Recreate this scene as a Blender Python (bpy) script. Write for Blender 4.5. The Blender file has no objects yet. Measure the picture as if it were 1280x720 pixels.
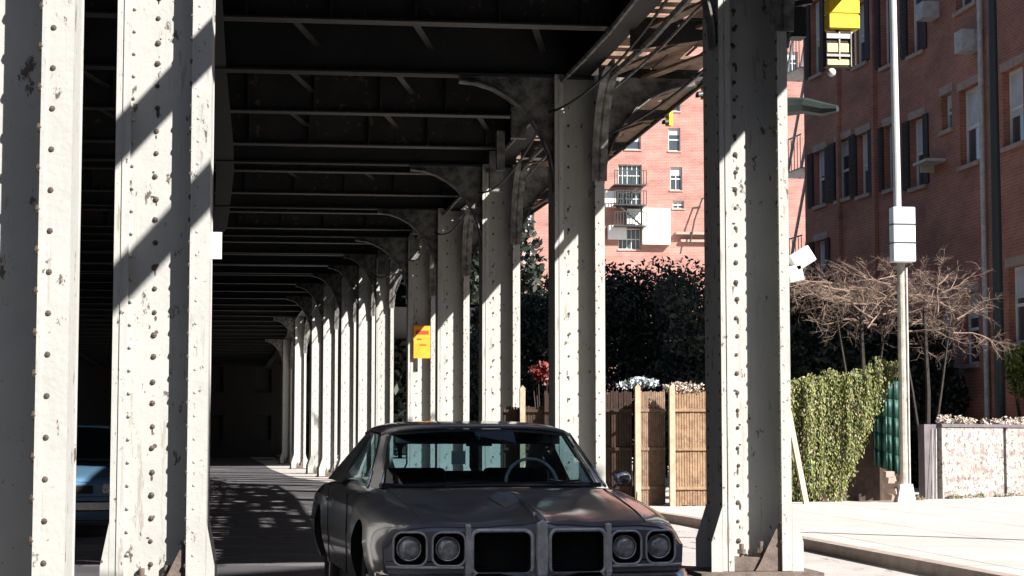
import bpy, bmesh, math, random
from mathutils import Vector, Matrix, noise
R = math.radians
random.seed(7)
scene = bpy.context.scene
C = scene.collection

# ------------------------------------------------------------------ camera
F = 2400.0; HCAM = 1.22
YAW = math.atan(295/F); PITCH = math.atan(190/F)
cam_d = bpy.data.cameras.new('camera'); cam = bpy.data.objects.new('camera', cam_d); C.objects.link(cam)
cam.location = (0, 0, HCAM); cam.rotation_euler = (math.pi/2+PITCH, 0, -YAW)
cam_d.sensor_width = 36; cam_d.lens = F/1280*36; cam_d.clip_end = 1000; cam_d.clip_start = 0.05
scene.camera = cam
CM = cam.rotation_euler.to_matrix()
def ray(px, py): return CM @ Vector(((px-640)/F, (360-py)/F, -1))
def at(px, py, Y):
    d = ray(px, py); return Vector((0, 0, HCAM)) + d*(Y/d.y)
def zat(py, P, px):
    """height of pixel row at ground location P"""
    d = ray(px, py); return HCAM + d.z/math.hypot(d.x, d.y)*math.hypot(P[0], P[1])

# ------------------------------------------------------------------ light
SA = R(43.7); SE = math.atan(0.777)
TR = Vector((-math.sin(SA)*math.cos(SE), math.cos(SA)*math.cos(SE), -math.sin(SE)))
sd = bpy.data.lights.new('sun', 'SUN'); sun = bpy.data.objects.new('sun', sd); C.objects.link(sun)
sd.energy = 5; sd.angle = R(.5); sd.color = (1, .965, .91)
sun.rotation_euler = TR.to_track_quat('-Z', 'Y').to_euler(); sun.location = (20, -20, 40)
w = bpy.data.worlds.new('World'); scene.world = w; w.use_nodes = True
nt = w.node_tree; sky = nt.nodes.new('ShaderNodeTexSky'); sky.sky_type = 'NISHITA'; sky.sun_disc = False
sky.sun_elevation = SE; sky.sun_rotation = math.pi - SA
nt.links.new(sky.outputs[0], nt.nodes['Background'].inputs[0]); nt.nodes['Background'].inputs[1].default_value = .05
scene.view_settings.view_transform = 'Standard'; scene.view_settings.look = 'None'
scene.view_settings.exposure = 1.35; scene.view_settings.gamma = 1

# ------------------------------------------------------------------ materials
def mat(name, col, rough=.7, metal=0, var=0, scale=4, col2=None, bump=0, bscale=40, coat=0, spots=None, detail=6):
    m = bpy.data.materials.new(name); m.use_nodes = True; t = m.node_tree; p = t.nodes['Principled BSDF']
    p.inputs['Base Color'].default_value = (*col, 1); p.inputs['Roughness'].default_value = rough
    p.inputs['Metallic'].default_value = metal; p.inputs['Coat Weight'].default_value = coat
    p.inputs['Coat Roughness'].default_value = .08
    tc = t.nodes.new('ShaderNodeTexCoord'); last = None
    if var or col2:
        n = t.nodes.new('ShaderNodeTexNoise'); n.inputs['Scale'].default_value = scale; n.inputs['Detail'].default_value = detail
        n.inputs['Roughness'].default_value = .65
        t.links.new(tc.outputs['Object'], n.inputs['Vector'])
        cr = t.nodes.new('ShaderNodeValToRGB'); cr.color_ramp.elements[0].position = .35; cr.color_ramp.elements[1].position = .65
        c2 = col2 or tuple(c*(1-var) for c in col)
        cr.color_ramp.elements[0].color = (*c2, 1); cr.color_ramp.elements[1].color = (*col, 1)
        t.links.new(n.outputs[0], cr.inputs[0]); last = cr.outputs[0]
    for sp in (spots or []):
        sc, thr, sc_col, stretch = sp
        mp = t.nodes.new('ShaderNodeMapping'); mp.inputs['Scale'].default_value = stretch
        t.links.new(tc.outputs['Object'], mp.inputs[0])
        n = t.nodes.new('ShaderNodeTexNoise'); n.inputs['Scale'].default_value = sc; n.inputs['Detail'].default_value = 5; n.inputs['Roughness'].default_value = .7
        t.links.new(mp.outputs[0], n.inputs['Vector'])
        cr = t.nodes.new('ShaderNodeValToRGB'); cr.color_ramp.elements[0].position = thr; cr.color_ramp.elements[1].position = thr+.03
        cr.color_ramp.elements[0].color = (0, 0, 0, 1); cr.color_ramp.elements[1].color = (1, 1, 1, 1)
        t.links.new(n.outputs[0], cr.inputs[0])
        mx = t.nodes.new('ShaderNodeMix'); mx.data_type = 'RGBA'
        if last: t.links.new(last, mx.inputs[6])
        else: mx.inputs[6].default_value = (*col, 1)
        mx.inputs[7].default_value = (*sc_col, 1); t.links.new(cr.outputs[0], mx.inputs[0]); last = mx.outputs[2]
    if last: t.links.new(last, p.inputs['Base Color'])
    if bump:
        n = t.nodes.new('ShaderNodeTexNoise'); n.inputs['Scale'].default_value = bscale; n.inputs['Detail'].default_value = 6
        t.links.new(tc.outputs['Object'], n.inputs['Vector'])
        b = t.nodes.new('ShaderNodeBump'); b.inputs['Strength'].default_value = bump; b.inputs['Distance'].default_value = .02
        t.links.new(n.outputs[0], b.inputs['Height']); t.links.new(b.outputs[0], p.inputs['Normal'])
    return m
def brickmat(name, c1, c2, mortar, axis='x', scale=1.0, mort=.012, dirt=None):
    m = bpy.data.materials.new(name); m.use_nodes = True; t = m.node_tree; p = t.nodes['Principled BSDF']; p.inputs['Roughness'].default_value = .85
    tc = t.nodes.new('ShaderNodeTexCoord'); s = t.nodes.new('ShaderNodeSeparateXYZ'); cb = t.nodes.new('ShaderNodeCombineXYZ')
    t.links.new(tc.outputs['Object'], s.inputs[0])
    ad = t.nodes.new('ShaderNodeMath'); ad.operation = 'ADD'; t.links.new(s.outputs[0], ad.inputs[0]); t.links.new(s.outputs[1], ad.inputs[1])
    t.links.new(ad.outputs[0], cb.inputs[0]); t.links.new(s.outputs[2], cb.inputs[1])
    b = t.nodes.new('ShaderNodeTexBrick'); b.inputs['Scale'].default_value = 1; b.inputs['Brick Width'].default_value = .22*scale
    b.inputs['Row Height'].default_value = .075*scale; b.inputs['Mortar Size'].default_value = mort*scale
    b.inputs['Color1'].default_value = (*c1, 1); b.inputs['Color2'].default_value = (*c2, 1); b.inputs['Mortar'].default_value = (*mortar, 1)
    t.links.new(cb.outputs[0], b.inputs['Vector'])
    n = t.nodes.new('ShaderNodeTexNoise'); n.inputs['Scale'].default_value = .5; n.inputs['Detail'].default_value = 8; n.inputs['Roughness'].default_value = .7
    mp = t.nodes.new('ShaderNodeMapping'); mp.inputs['Scale'].default_value = (1, 1, 2.5); t.links.new(tc.outputs['Object'], mp.inputs[0]); t.links.new(mp.outputs[0], n.inputs['Vector'])
    cr = t.nodes.new('ShaderNodeValToRGB'); cr.color_ramp.elements[0].position = .3; cr.color_ramp.elements[1].position = .7
    cr.color_ramp.elements[0].color = (.55, .5, .5, 1); cr.color_ramp.elements[1].color = (1.15, 1.1, 1.1, 1); t.links.new(n.outputs[0], cr.inputs[0])
    mx = t.nodes.new('ShaderNodeMix'); mx.data_type = 'RGBA'; mx.blend_type = 'MULTIPLY'; mx.inputs[0].default_value = 1
    t.links.new(b.outputs[0], mx.inputs[6]); t.links.new(cr.outputs[0], mx.inputs[7]); t.links.new(mx.outputs[2], p.inputs['Base Color'])
    return m
def glassmat(name, tint, rough=.02, refl=1.45, base=.06):
    m = bpy.data.materials.new(name); m.use_nodes = True; t = m.node_tree; t.nodes.clear()
    o = t.nodes.new('ShaderNodeOutputMaterial'); mx = t.nodes.new('ShaderNodeMixShader'); tr = t.nodes.new('ShaderNodeBsdfTransparent'); g = t.nodes.new('ShaderNodeBsdfGlossy')
    lw_ = t.nodes.new('ShaderNodeLayerWeight'); pw_ = t.nodes.new('ShaderNodeMath'); pw_.operation = 'POWER'; pw_.inputs[1].default_value = 5; t.links.new(lw_.outputs['Facing'], pw_.inputs[0])
    f = t.nodes.new('ShaderNodeMath'); f.operation = 'MULTIPLY_ADD'; f.inputs[1].default_value = .8; f.inputs[2].default_value = .05; t.links.new(pw_.outputs[0], f.inputs[0])
    lw_.inputs[0].default_value = .5
    tr.inputs[0].default_value = (*tint, 1); g.inputs['Roughness'].default_value = rough
    t.links.new(f.outputs[0], mx.inputs[0]); t.links.new(tr.outputs[0], mx.inputs[1]); t.links.new(g.outputs[0], mx.inputs[2]); t.links.new(mx.outputs[0], o.inputs[0])
    return m
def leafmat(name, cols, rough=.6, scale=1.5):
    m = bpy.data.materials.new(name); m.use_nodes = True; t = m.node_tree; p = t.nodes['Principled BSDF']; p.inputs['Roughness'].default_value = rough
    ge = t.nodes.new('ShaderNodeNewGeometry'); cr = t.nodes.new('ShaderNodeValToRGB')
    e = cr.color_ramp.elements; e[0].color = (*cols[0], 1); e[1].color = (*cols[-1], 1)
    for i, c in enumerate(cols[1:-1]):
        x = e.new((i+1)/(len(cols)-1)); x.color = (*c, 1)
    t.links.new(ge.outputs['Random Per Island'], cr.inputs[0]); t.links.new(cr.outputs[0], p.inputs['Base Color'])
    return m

M = {}
M['colpaint'] = mat('column_paint', (.43, .425, .40), .55, var=.12, scale=3, bump=.12, bscale=30,
    spots=[(9, .62, (.10, .075, .06), (1, 1, .5)), (26, .66, (.16, .12, .09), (1, 1, 1)), (3.5, .62, (.30, .275, .245), (2.5, 2.5, .35)), (7, .60, (.36, .34, .305), (3, 3, .12)), (13, .665, (.12, .075, .05), (1.2, 1.2, .4))])
M['rivet'] = mat('rusty_rivet', (.10, .075, .06), .8, var=.6, scale=30)
M['colrust'] = mat('rusty_base_steel', (.16, .12, .10), .8, var=.5, scale=8, bump=.3)
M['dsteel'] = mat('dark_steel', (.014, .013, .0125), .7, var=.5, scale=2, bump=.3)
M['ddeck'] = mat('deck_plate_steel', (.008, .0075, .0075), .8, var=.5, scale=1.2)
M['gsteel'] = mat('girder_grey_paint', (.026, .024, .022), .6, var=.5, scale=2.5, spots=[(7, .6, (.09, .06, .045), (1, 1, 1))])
M['bracket'] = mat('chipped_bracket_paint', (.22, .215, .20), .7, col2=(.035, .03, .028), scale=5, bump=.3)
M['plank'] = mat('weathered_plank', (.26, .17, .12), .85, var=.5, scale=5)
M['asphalt'] = mat('worn_asphalt', (.068, .063, .068), .8, col2=(.04, .037, .041), scale=1.1, bump=.5, bscale=60,
    spots=[(.8, .56, (.13, .122, .128), (.35, 1.6, 1)), (1.6, .60, (.025, .024, .028), (1.4, .4, 1)), (60, .64, (.15, .145, .14), (1, 1, 1))])
M['concrete'] = mat('pale_concrete', (.47, .45, .425), .85, var=.16, scale=.8, bump=.3, bscale=30, spots=[(1.3, .60, (.43, .41, .38), (1, 1, 1)), (.5, .62, (.40, .37, .335), (.4, 2.5, 1)), (40, .64, (.27, .25, .22), (1, 1, 1))])
def add_joints(m, wdt, ht, col=.45):
    t = m.node_tree; p = t.nodes['Principled BSDF']; src = p.inputs['Base Color'].links[0].from_socket
    tc = t.nodes.new('ShaderNodeTexCoord'); mp = t.nodes.new('ShaderNodeMapping'); mp.inputs['Rotation'].default_value = (0, 0, .02); t.links.new(tc.outputs['Object'], mp.inputs[0])
    b = t.nodes.new('ShaderNodeTexBrick'); b.offset = 0; b.inputs['Scale'].default_value = 1; b.inputs['Brick Width'].default_value = wdt; b.inputs['Row Height'].default_value = ht; b.inputs['Mortar Size'].default_value = .014
    b.inputs['Color1'].default_value = (1, 1, 1, 1); b.inputs['Color2'].default_value = (.93, .92, .91, 1); b.inputs['Mortar'].default_value = (col, col, col, 1)
    t.links.new(mp.outputs[0], b.inputs['Vector']); mx = t.nodes.new('ShaderNodeMix'); mx.data_type = 'RGBA'; mx.blend_type = 'MULTIPLY'; mx.inputs[0].default_value = 1
    t.links.new(src, mx.inputs[6]); t.links.new(b.outputs[0], mx.inputs[7]); t.links.new(mx.outputs[2], p.inputs['Base Color'])
add_joints(M['concrete'], 1.5, 1.5)
M['lane'] = mat('sun_pale_worn_lane', (.42, .385, .365), .85, col2=(.34, .31, .29), scale=1.5, bump=.4, bscale=50, spots=[(2, .6, (.17, .155, .15), (2, .5, 1)), (50, .63, (.16, .15, .14), (1, 1, 1))])
M['kerb'] = mat('kerb_stone', (.34, .28, .24), .85, var=.3, scale=5, bump=.3)
M['brick'] = brickmat('red_brick', (.44, .155, .095), (.33, .115, .072), (.36, .23, .17))
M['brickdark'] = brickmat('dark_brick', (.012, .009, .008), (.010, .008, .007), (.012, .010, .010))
M['brickpink'] = brickmat('sunlit_pink_brick', (.43, .19, .15), (.38, .165, .135), (.42, .28, .24), scale=1.5)
M['brickbeh'] = brickmat('brown_brick', (.22, .12, .09), (.18, .1, .08), (.2, .17, .15))
M['white'] = mat('white_paint', (.72, .71, .68), .5, var=.1, scale=3)
M['dirtywhite'] = mat('dirty_white_paint', (.5, .49, .48), .6, var=.35, scale=6)
M['lintel'] = mat('lintel_stone', (.42, .30, .25), .8, var=.3, scale=4)
M['dark'] = mat('black_void', (.012, .012, .012), .9)
M['glassw'] = mat('window_glass', (.05, .065, .08), .08, var=.3, scale=1.1, coat=.3)
M['shutter'] = mat('dark_window_reveal', (.035, .022, .02), .8, var=.3)
M['blind'] = mat('pale_window_blind', (.55, .57, .60), .6, var=.2, scale=3)
# car
M['paint'] = mat('grey_car_paint', (.235, .224, .232), .30, .25, coat=.9, var=.3, scale=2.2, detail=3)
M['chrome'] = mat('worn_chrome', (.62, .60, .58), .16, 1, var=.25, scale=14)
M['silver'] = mat('dull_silver_trim', (.85, .82, .78), .3, .1, var=.4, scale=12)
M['blackp'] = mat('black_plastic', (.012, .012, .012), .55)
M['tyre'] = mat('tyre_rubber', (.02, .02, .02), .85, bump=.3)
M['carglass'] = glassmat('car_glass', (.46, .60, .64))
M['lens'] = mat('headlamp_glass', (.85, .82, .78), .12, .15, var=.65, scale=22, coat=1)
M['seat'] = mat('dark_vinyl', (.02, .02, .022), .5)
M['bluepaint'] = mat('blue_car_paint', (.11, .22, .34), .25, .1, coat=.8)
M['paper'] = mat('white_paper', (.78, .78, .76), .7)
# site
M['bamboo'] = mat('bamboo_screen', (.32, .205, .12), .8, col2=(.17, .10, .06), scale=9, bump=.3, spots=[(40, .6, (.16, .09, .05), (1, 1, .12))])
M['bamboodk'] = mat('shade_dark_boards', (.07, .04, .028), .8, var=.4, scale=9, spots=[(30, .6, (.12, .07, .05), (1, 1, .2))])  # painted shade: fence panels and shed wall coloured dark brown
M['post'] = mat('pale_wood_post', (.48, .38, .27), .8, var=.3, scale=8)
M['wallw'] = mat('peeling_white_wall', (.34, .315, .30), .85, var=.3, scale=2, bump=.5, bscale=12,
    spots=[(4, .54, (.20, .155, .145), (1, 1, 1.4)), (11, .56, (.10, .075, .07), (1, 1, 1)), (2, .62, (.32, .17, .12), (1, 1, 2))])
M['walld'] = mat('grey_wall', (.14, .12, .13), .85, var=.3, scale=3)
M['tarp'] = mat('green_tarp', (.02, .085, .065), .45, var=.4, scale=6, bump=.3)
M['bark'] = mat('bark', (.04, .03, .025), .9, var=.5, scale=10)
M['twig'] = mat('bare_twig', (.26, .18, .14), .85, var=.4, scale=20)
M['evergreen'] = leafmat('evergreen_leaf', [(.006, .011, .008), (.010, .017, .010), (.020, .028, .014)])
M['vine'] = leafmat('vine_leaf', [(.10, .15, .02), (.20, .22, .035), (.04, .065, .012), (.30, .24, .12), (.06, .085, .02), (.26, .29, .05)])
M['bush'] = leafmat('bush_leaf', [(.10, .15, .03), (.22, .25, .05), (.06, .10, .02)])
M['redleaf'] = leafmat('red_leaf', [(.30, .03, .03), (.16, .02, .02), (.10, .05, .02)])
M['whiteflower'] = leafmat('white_flower', [(.45, .52, .62), (.65, .68, .72), (.05, .08, .04)])
M['drygrass'] = leafmat('dry_leaf', [(.55, .45, .36), (.38, .30, .25), (.66, .62, .58)])
M['polewhite'] = mat('galvanised_pole', (.52, .54, .53), .5, .1, var=.2, scale=2)
M['polewood'] = mat('weathered_pole', (.46, .42, .36), .8, var=.4, scale=6, spots=[(10, .62, (.15, .12, .10), (2, 2, .3))])
M['poledark'] = mat('dark_painted_pole', (.025, .035, .035), .5)
M['boxwhite'] = mat('pale_steel_box', (.62, .68, .72), .5, var=.1, scale=3)
M['yellow'] = mat('signal_yellow', (.80, .58, .02), .5, var=.1, scale=8)
M['paleyellow'] = mat('pale_yellow_lens', (.66, .68, .30), .4)
M['orange'] = mat('orange_sign', (.85, .27, .01), .6, col2=(.85, .40, .03), scale=5)
M['redink'] = mat('red_print', (.45, .05, .01), .6)

# ------------------------------------------------------------------ mesh helpers
class MB:
    def __init__(s): s.bm = bmesh.new(); s.mi = 0
    def face(s, pts):
        f = s.bm.faces.new([s.bm.verts.new(p) for p in pts]); f.material_index = s.mi; return f
    def box(s, c, size, rz=0, rx=0, ry=0):
        m = Matrix.Translation(c) @ Matrix.Rotation(rz, 4, 'Z') @ Matrix.Rotation(ry, 4, 'Y') @ Matrix.Rotation(rx, 4, 'X') @ Matrix.Diagonal((*size, 1))
        r = bmesh.ops.create_cube(s.bm, size=1, matrix=m)
        for f in {f for v in r['verts'] for f in v.link_faces}: f.material_index = s.mi
        return s
    def b(s, x0, x1, y0, y1, z0, z1): return s.box(((x0+x1)/2, (y0+y1)/2, (z0+z1)/2), (abs(x1-x0), abs(y1-y0), abs(z1-z0)))
    def cyl(s, p0, p1, r0, r1=None, seg=12, caps=True):
        p0 = Vector(p0); p1 = Vector(p1); r1 = r0 if r1 is None else r1; d = p1-p0
        m = Matrix.Translation((p0+p1)/2) @ d.to_track_quat('Z', 'Y').to_matrix().to_4x4()
        r = bmesh.ops.create_cone(s.bm, cap_ends=caps, segments=seg, radius1=r0, radius2=r1, depth=d.length, matrix=m)
        for f in {f for v in r['verts'] for f in v.link_faces}: f.material_index = s.mi
        return s
    def bar(s, p0, p1, w, h):
        p0 = Vector(p0); p1 = Vector(p1); d = p1-p0; up = Vector((0, 0, 1))
        if abs(d.normalized().z) > .95: up = Vector((0, 1, 0))
        x = d.cross(up).normalized(); z = x.cross(d).normalized(); y = d.normalized()
        m = Matrix.Translation((p0+p1)/2) @ Matrix((x, y, z)).transposed().to_4x4() @ Matrix.Diagonal((w, d.length, h, 1))
        r = bmesh.ops.create_cube(s.bm, size=1, matrix=m)
        for f in {f for v in r['verts'] for f in v.link_faces}: f.material_index = s.mi
        return s
    def tube(s, pts, r, seg=8, closed=False):
        pts = [Vector(p) for p in pts]; n = len(pts); rings = []
        for i, p in enumerate(pts):
            a = pts[(i-1) % n] if closed or i else p; b_ = pts[(i+1) % n] if closed or i < n-1 else p
            t = (b_-a).normalized(); up = Vector((0, 0, 1)) if abs(t.z) < .9 else Vector((0, 1, 0))
            x = t.cross(up).normalized(); y = t.cross(x)
            rr = r[i] if isinstance(r, (list, tuple)) else r
            rings.append([s.bm.verts.new(p+x*math.cos(2*math.pi*k/seg)*rr+y*math.sin(2*math.pi*k/seg)*rr) for k in range(seg)])
        for i in range(n if closed else n-1):
            a = rings[i]; b_ = rings[(i+1) % n]
            # align ring start to avoid twist
            off = min(range(seg), key=lambda o: sum((a[k].co-b_[(k+o) % seg].co).length for k in range(0, seg, 2)))
            for k in range(seg):
                f = s.bm.faces.new((a[k], a[(k+1) % seg], b_[(k+1+off) % seg], b_[(k+off) % seg])); f.material_index = s.mi
        if not closed:
            for rg in (rings[0], rings[-1]):
                f = s.bm.faces.new(rg); f.material_index = s.mi
        return s
    def sph(s, c, r, sx=1, sy=1, sz=1, u=10, v=6):
        m = Matrix.Translation(c) @ Matrix.Diagonal((sx, sy, sz, 1))
        q = bmesh.ops.create_uvsphere(s.bm, u_segments=u, v_segments=v, radius=r, matrix=m)
        for f in {f for v_ in q['verts'] for f in v_.link_faces}: f.material_index = s.mi
        return s
    def prism(s, poly, axis, a, b_):
        """poly of 2d points extruded along axis from a to b_; axis 'x': (y,z) 'y': (x,z) 'z': (x,y)"""
        def P(p, t): return {'x': (t, p[0], p[1]), 'y': (p[0], t, p[1]), 'z': (p[0], p[1], t)}[axis]
        va = [s.bm.verts.new(P(p, a)) for p in poly]; vb = [s.bm.verts.new(P(p, b_)) for p in poly]; n = len(poly)
        for q in [va, vb[::-1]]+[[va[(i+1) % n], va[i], vb[i], vb[(i+1) % n]] for i in range(n)]:
            f = s.bm.faces.new(q); f.material_index = s.mi
        return s
    def build(s, name, mats, parent=None, smooth=False, loc=None, rz=0, fix=True):
        if fix: bmesh.ops.recalc_face_normals(s.bm, faces=s.bm.faces)
        me = bpy.data.meshes.new(name); s.bm.to_mesh(me); s.bm.free()
        for m in (mats if isinstance(mats, (list, tuple)) else [mats]): me.materials.append(m)
        if smooth:
            me.polygons.foreach_set('use_smooth', [True]*len(me.polygons))
        o = bpy.data.objects.new(name, me); C.objects.link(o)
        if parent: o.parent = parent
        if loc is not None: o.location = loc
        o.rotation_euler.z = rz
        return o
def empty(name, label, cat, loc=(0, 0, 0), rz=0, group=None):
    o = bpy.data.objects.new(name, None); C.objects.link(o); o.location = loc; o.rotation_euler.z = rz
    o.empty_display_size = .2
    tag(o, label, cat, group); return o
def tag(o, label, cat, group=None):
    o['label'] = label; o['category'] = cat
    if group: o['group'] = group
    return o
def struct(o, kind='structure'): o['kind'] = kind; return o
def kids(o, allobs): return [c for c in allobs if c.parent == o]
def copy_tree(o, parent=None):
    c = o.copy(); C.objects.link(c)
    if parent: c.parent = parent
    for ch in list(o.children): copy_tree(ch, c)
    return c
def auto_smooth(o, ang=35):
    me = o.data; bm = bmesh.new(); bm.from_mesh(me)
    for e in bm.edges: e.smooth = not (len(e.link_faces) == 2 and e.calc_face_angle(0) > R(ang))
    for f in bm.faces: f.smooth = True
    bm.to_mesh(me); bm.free()

# ------------------------------------------------------------------ ground
KX = at(1110, 712, 18).x       # kerb line beside the right row of columns
g = MB(); g.face([(-400, -200, 0), (400, -200, 0), (400, 600, 0), (-400, 600, 0)]); struct(g.build('road', M['asphalt']))
# kerb and pavement, following the row further on
ROWPX = [(942, 17.4), (721, 27), (624, 36), (565, 43), (526, 49), (480, 53.5), (456, 57), (434, 60), (411, 64), (396, 70), (374, 82), (358, 100)]
ROW = [at(px, 550, Z) for px, Z in ROWPX]; ROW = [(p.x, p.y) for p in ROW]
def rowx(y):
    if y <= ROW[0][1]: return ROW[0][0]
    for (x0, y0), (x1, y1) in zip(ROW, ROW[1:]):
        if y <= y1: return x0+(x1-x0)*(y-y0)/(y1-y0)
    (x0, y0), (x1, y1) = ROW[-2:]; return x1+(x1-x0)/(y1-y0)*(y-y1)*1.3
def kerbx(y): return KX if y < 27 else KX+(rowx(y)-rowx(27))*min(1, 1)-max(0, min(1, (y-27)/20))*.9
st = [-30+3*i for i in range(60)]
g = MB()
for y0, y1 in zip(st, st[1:]):
    a, b_ = kerbx(y0)+.15, kerbx(y1)+.15
    g.face([(a, y0, .12), (150, y0, .12), (150, y1, .12), (b_, y1, .12)])
struct(g.build('pavement', M['concrete']))
g = MB()
for y0, y1 in zip(st, st[1:]):
    a, b_ = kerbx(y0), kerbx(y1)
    g.face([(a, y0, .125), (a+.155, y0, .125), (b_+.155, y1, .125), (b_, y1, .125)]); g.face([(a, y0, .125), (a, y0, -.02), (b_, y1, -.02), (b_, y1, .125)])
struct(g.build('kerb', M['kerb']))
g = MB()
for y0, y1 in zip(st, st[1:]):
    a, b_ = kerbx(y0), kerbx(y1)
    g.face([(a-1.9, y0, .004), (a-.002, y0, .004), (b_-.002, y1, .004), (b_-1.9, y1, .004)])
struct(g.build('sun_pale_road', M['lane']))  # pale strip added so the sunlit road by the kerb reads bright
# painted line along the lane
g = MB(); g.b(-.42, -.32, -10, 120, .004, .0045)
g2 = MB(); g2.face([(-1.0, 30, .004), (-.88, 30, .004), (-6.2, 95, .004), (-6.35, 95, .004)])
struct(g2.build('lane_marking', mat('faded_road_paint', (.15, .14, .15), .8, var=.5, scale=3))); g.bm.free()

# ------------------------------------------------------------------ steel columns
HD = 6.4      # underside of the girders
def knee(mb, r, top, sx, base, th=.03, axis='y', off=0):
    """curved knee plate with flange: from the column face outward by r"""
    poly = [(base, top), (base+sx*r, top)]
    arc = [(base+sx*r*(1-math.sin(a)), top-r*1.15*(1-math.cos(a))-.12) for a in [R(10*i) for i in range(0, 10)]]
    mb.prism(poly+arc+[(base, top-r*1.15-.12)], axis, off-th/2, off+th/2)
    for p, q in zip(arc, arc[1:]):
        mb.prism([p, q, (q[0], q[1]+.022), (p[0], p[1]+.022)] if abs(p[0]-q[0]) > abs(p[1]-q[1]) else [p, q, (q[0]+sx*-.022, q[1]), (p[0]+sx*-.022, p[1])], axis, off-.11, off+.11)
def make_column(lipL, lipR, D, H=HD, W=.70, dep=.66, rp=.17, fine=True, label='', rusty_lip=False, gw=.17):
    root = empty('steel_column', label, 'column')
    m = MB(); h = H; hw = W/2; f = -dep/2; t = .022
    z0 = .04
    for s in (-1, 1): m.b(s*hw, s*(hw-t), f+.012, -f-.012, z0, h)
    for yy, sg in ((f, 1), (-f, -1)):
        m.b(-hw-.006, -hw+lipL, yy, yy+sg*t, z0, h); m.b(hw+.006, hw-lipR, yy, yy+sg*t, z0, h)
        m.b(-hw+t, hw-t, yy+sg*D, yy+sg*(D+.015), z0, h)
        # inner angle legs on the web
        m.b(-hw+t+.002, -hw+lipL*.9, yy+sg*(D-.014), yy+sg*D-sg*.001, z0, h)
    # rolled edge beads of the lips
    m.b(-hw+lipL*.45, -hw+lipL*.55, f-.008, f-.001, z0, h)
    if fine: m.b(hw-lipR+.002, hw-lipR+.02, f-.007, f-.001, z0, h)
    m.mi = 1
    seg = 8 if fine else 5
    z = .3; k = 0
    while z < h-.15:
        for x in ((-.06,) if D < .2 else (-hw+lipL+.10,)):
            rr_ = random.uniform(.017, .025)
            m.sph((x+random.gauss(0, .003), f+D, z+random.gauss(0, .006)), rr_, 1, .7, 1, seg, 4)
            if random.random() < .45: m.sph((x+random.gauss(0, .008), f+D, z-random.uniform(.02, .05)), .016, random.uniform(.4, .9), .12, random.uniform(1, 2.6), seg, 4)
            if random.random() < .25: m.sph((x+random.choice((-.02, .02)), f+D, z+random.uniform(.01, .04)), .013, random.uniform(.6, 1.5), .12, random.uniform(.6, 1.6), seg, 4)
        j = z+.08
        m.mi = 0 if fine and rusty_lip is False else 1
        m.sph((hw-lipR*.62, f, j), .013, 1, .5, 1, seg, 4)
        m.mi = 0
        if fine: m.sph((-hw+lipL+.012, f+D-.008, j), .014, 1, .6, 1, seg, 4)
        m.mi = 1
        for s in (-1,): m.sph((s*(hw), f+.09, z), .016, .6, 1, 1, seg, 4); m.sph((s*(hw), -f-.09, z), .016, .6, 1, 1, seg, 4)
        # stitched plate edge that throws the ragged line
        m.sph((hw-lipR-.001, f+.004, z), .017, 1, .8, 1.3, seg, 4)
        z += rp; k += 1
    m.build('shaft', [M['colpaint'], M['rivet']], root)
    # base
    m = MB(); m.b(-.56, .56, -.52, .52, 0, .035)
    m.build('base_plate', M['colrust'], root)
    for s in (-1, 1):
        m = MB(); m.prism([(s*(hw+.008), .62), (s*(hw+.008), .036), (s*(hw+gw), .036), (s*(hw+gw), .30)], 'y', f+.0, f+.02)
        m.prism([(s*(hw+.008), .62), (s*(hw+.008), .036), (s*(hw+gw), .036), (s*(hw+gw), .30)], 'y', -f-.02, -f)
        m.build('base_gusset', M['colpaint'], root)
    m = MB(); m.prism([(hw-lipR-.002, .50), (hw-lipR-.20, .10), (hw-lipR-.24, .04), (hw-lipR-.002, .04)], 'y', f+.03, f+.045)
    m.b(-hw+lipL, hw-lipR, f+.07, f+D-.02, .04, .16)
    m.cyl((.06, f+.12, .16), (.06, f+.12, .30), .022); m.cyl((.06, f+.12, .2), (.06, f+.12, .24), .04, seg=6)
    m.cyl((-.12, f+.12, .16), (-.12, f+.12, .28), .022); m.cyl((-.12, f+.12, .19), (-.12, f+.12, .23), .04, seg=6)
    m.build('anchor_shoe', M['colrust'], root)
    return root
def add_knees(root, r=1.25, H=HD, front=True):
    for s in (-1, 1):
        m = MB(); knee(m, r, H, s, s*.355, axis='y', off=-.18); m.build('knee_bracket', M['bracket'], root)
    if front:
        for s in (-1, 1):
            m = MB(); knee(m, r*.9, H, s, s*.34, axis='x', off=.28); m.build('knee_bracket', M['bracket'], root)

G1 = 'steel columns carrying the elevated railway'
colA = make_column(.10, .14, .15, W=.685, gw=.07, label='tall white riveted steel column left of the grey car with two diagonal shadow bands')
colA['group'] = G1
pA = at(201, 550, 14.55); colA.location = (pA.x, pA.y+.12, 0)
farl = make_column(.10, .125, .18, dep=.40, label='', rusty_lip=True); farl['group'] = G1; farl['label'] = 'closest riveted steel column cut off by the left frame edge, in deep shadow but for one white flange'
pL = at(-33, 550, 7.95); farl.location = (pL.x, pL.y+.3, 0)
portal = copy_tree(colA); portal['label'] = 'riveted steel column nearest the camera on the pavement side, right of the picture'
portal.location = (ROW[0][0]+.1, pL.y+.3, 0)
add_knees(colA, 1.0, front=False)
col1 = make_column(.10, .09, .25, W=.63, gw=.11, label='large white riveted steel column with grey web standing at the kerb right of the car')
col1['group'] = G1; add_knees(col1); col1.location = (ROW[0][0]-.055, ROW[0][1], 0)
lowc = make_column(.12, .13, .22, rp=.3, fine=False, label='second steel column of the kerb row, rising behind the right end of the car roof')
lowc['group'] = G1; add_knees(lowc, 1.35); lowc.location = (ROW[1][0], ROW[1][1], 0)
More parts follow.
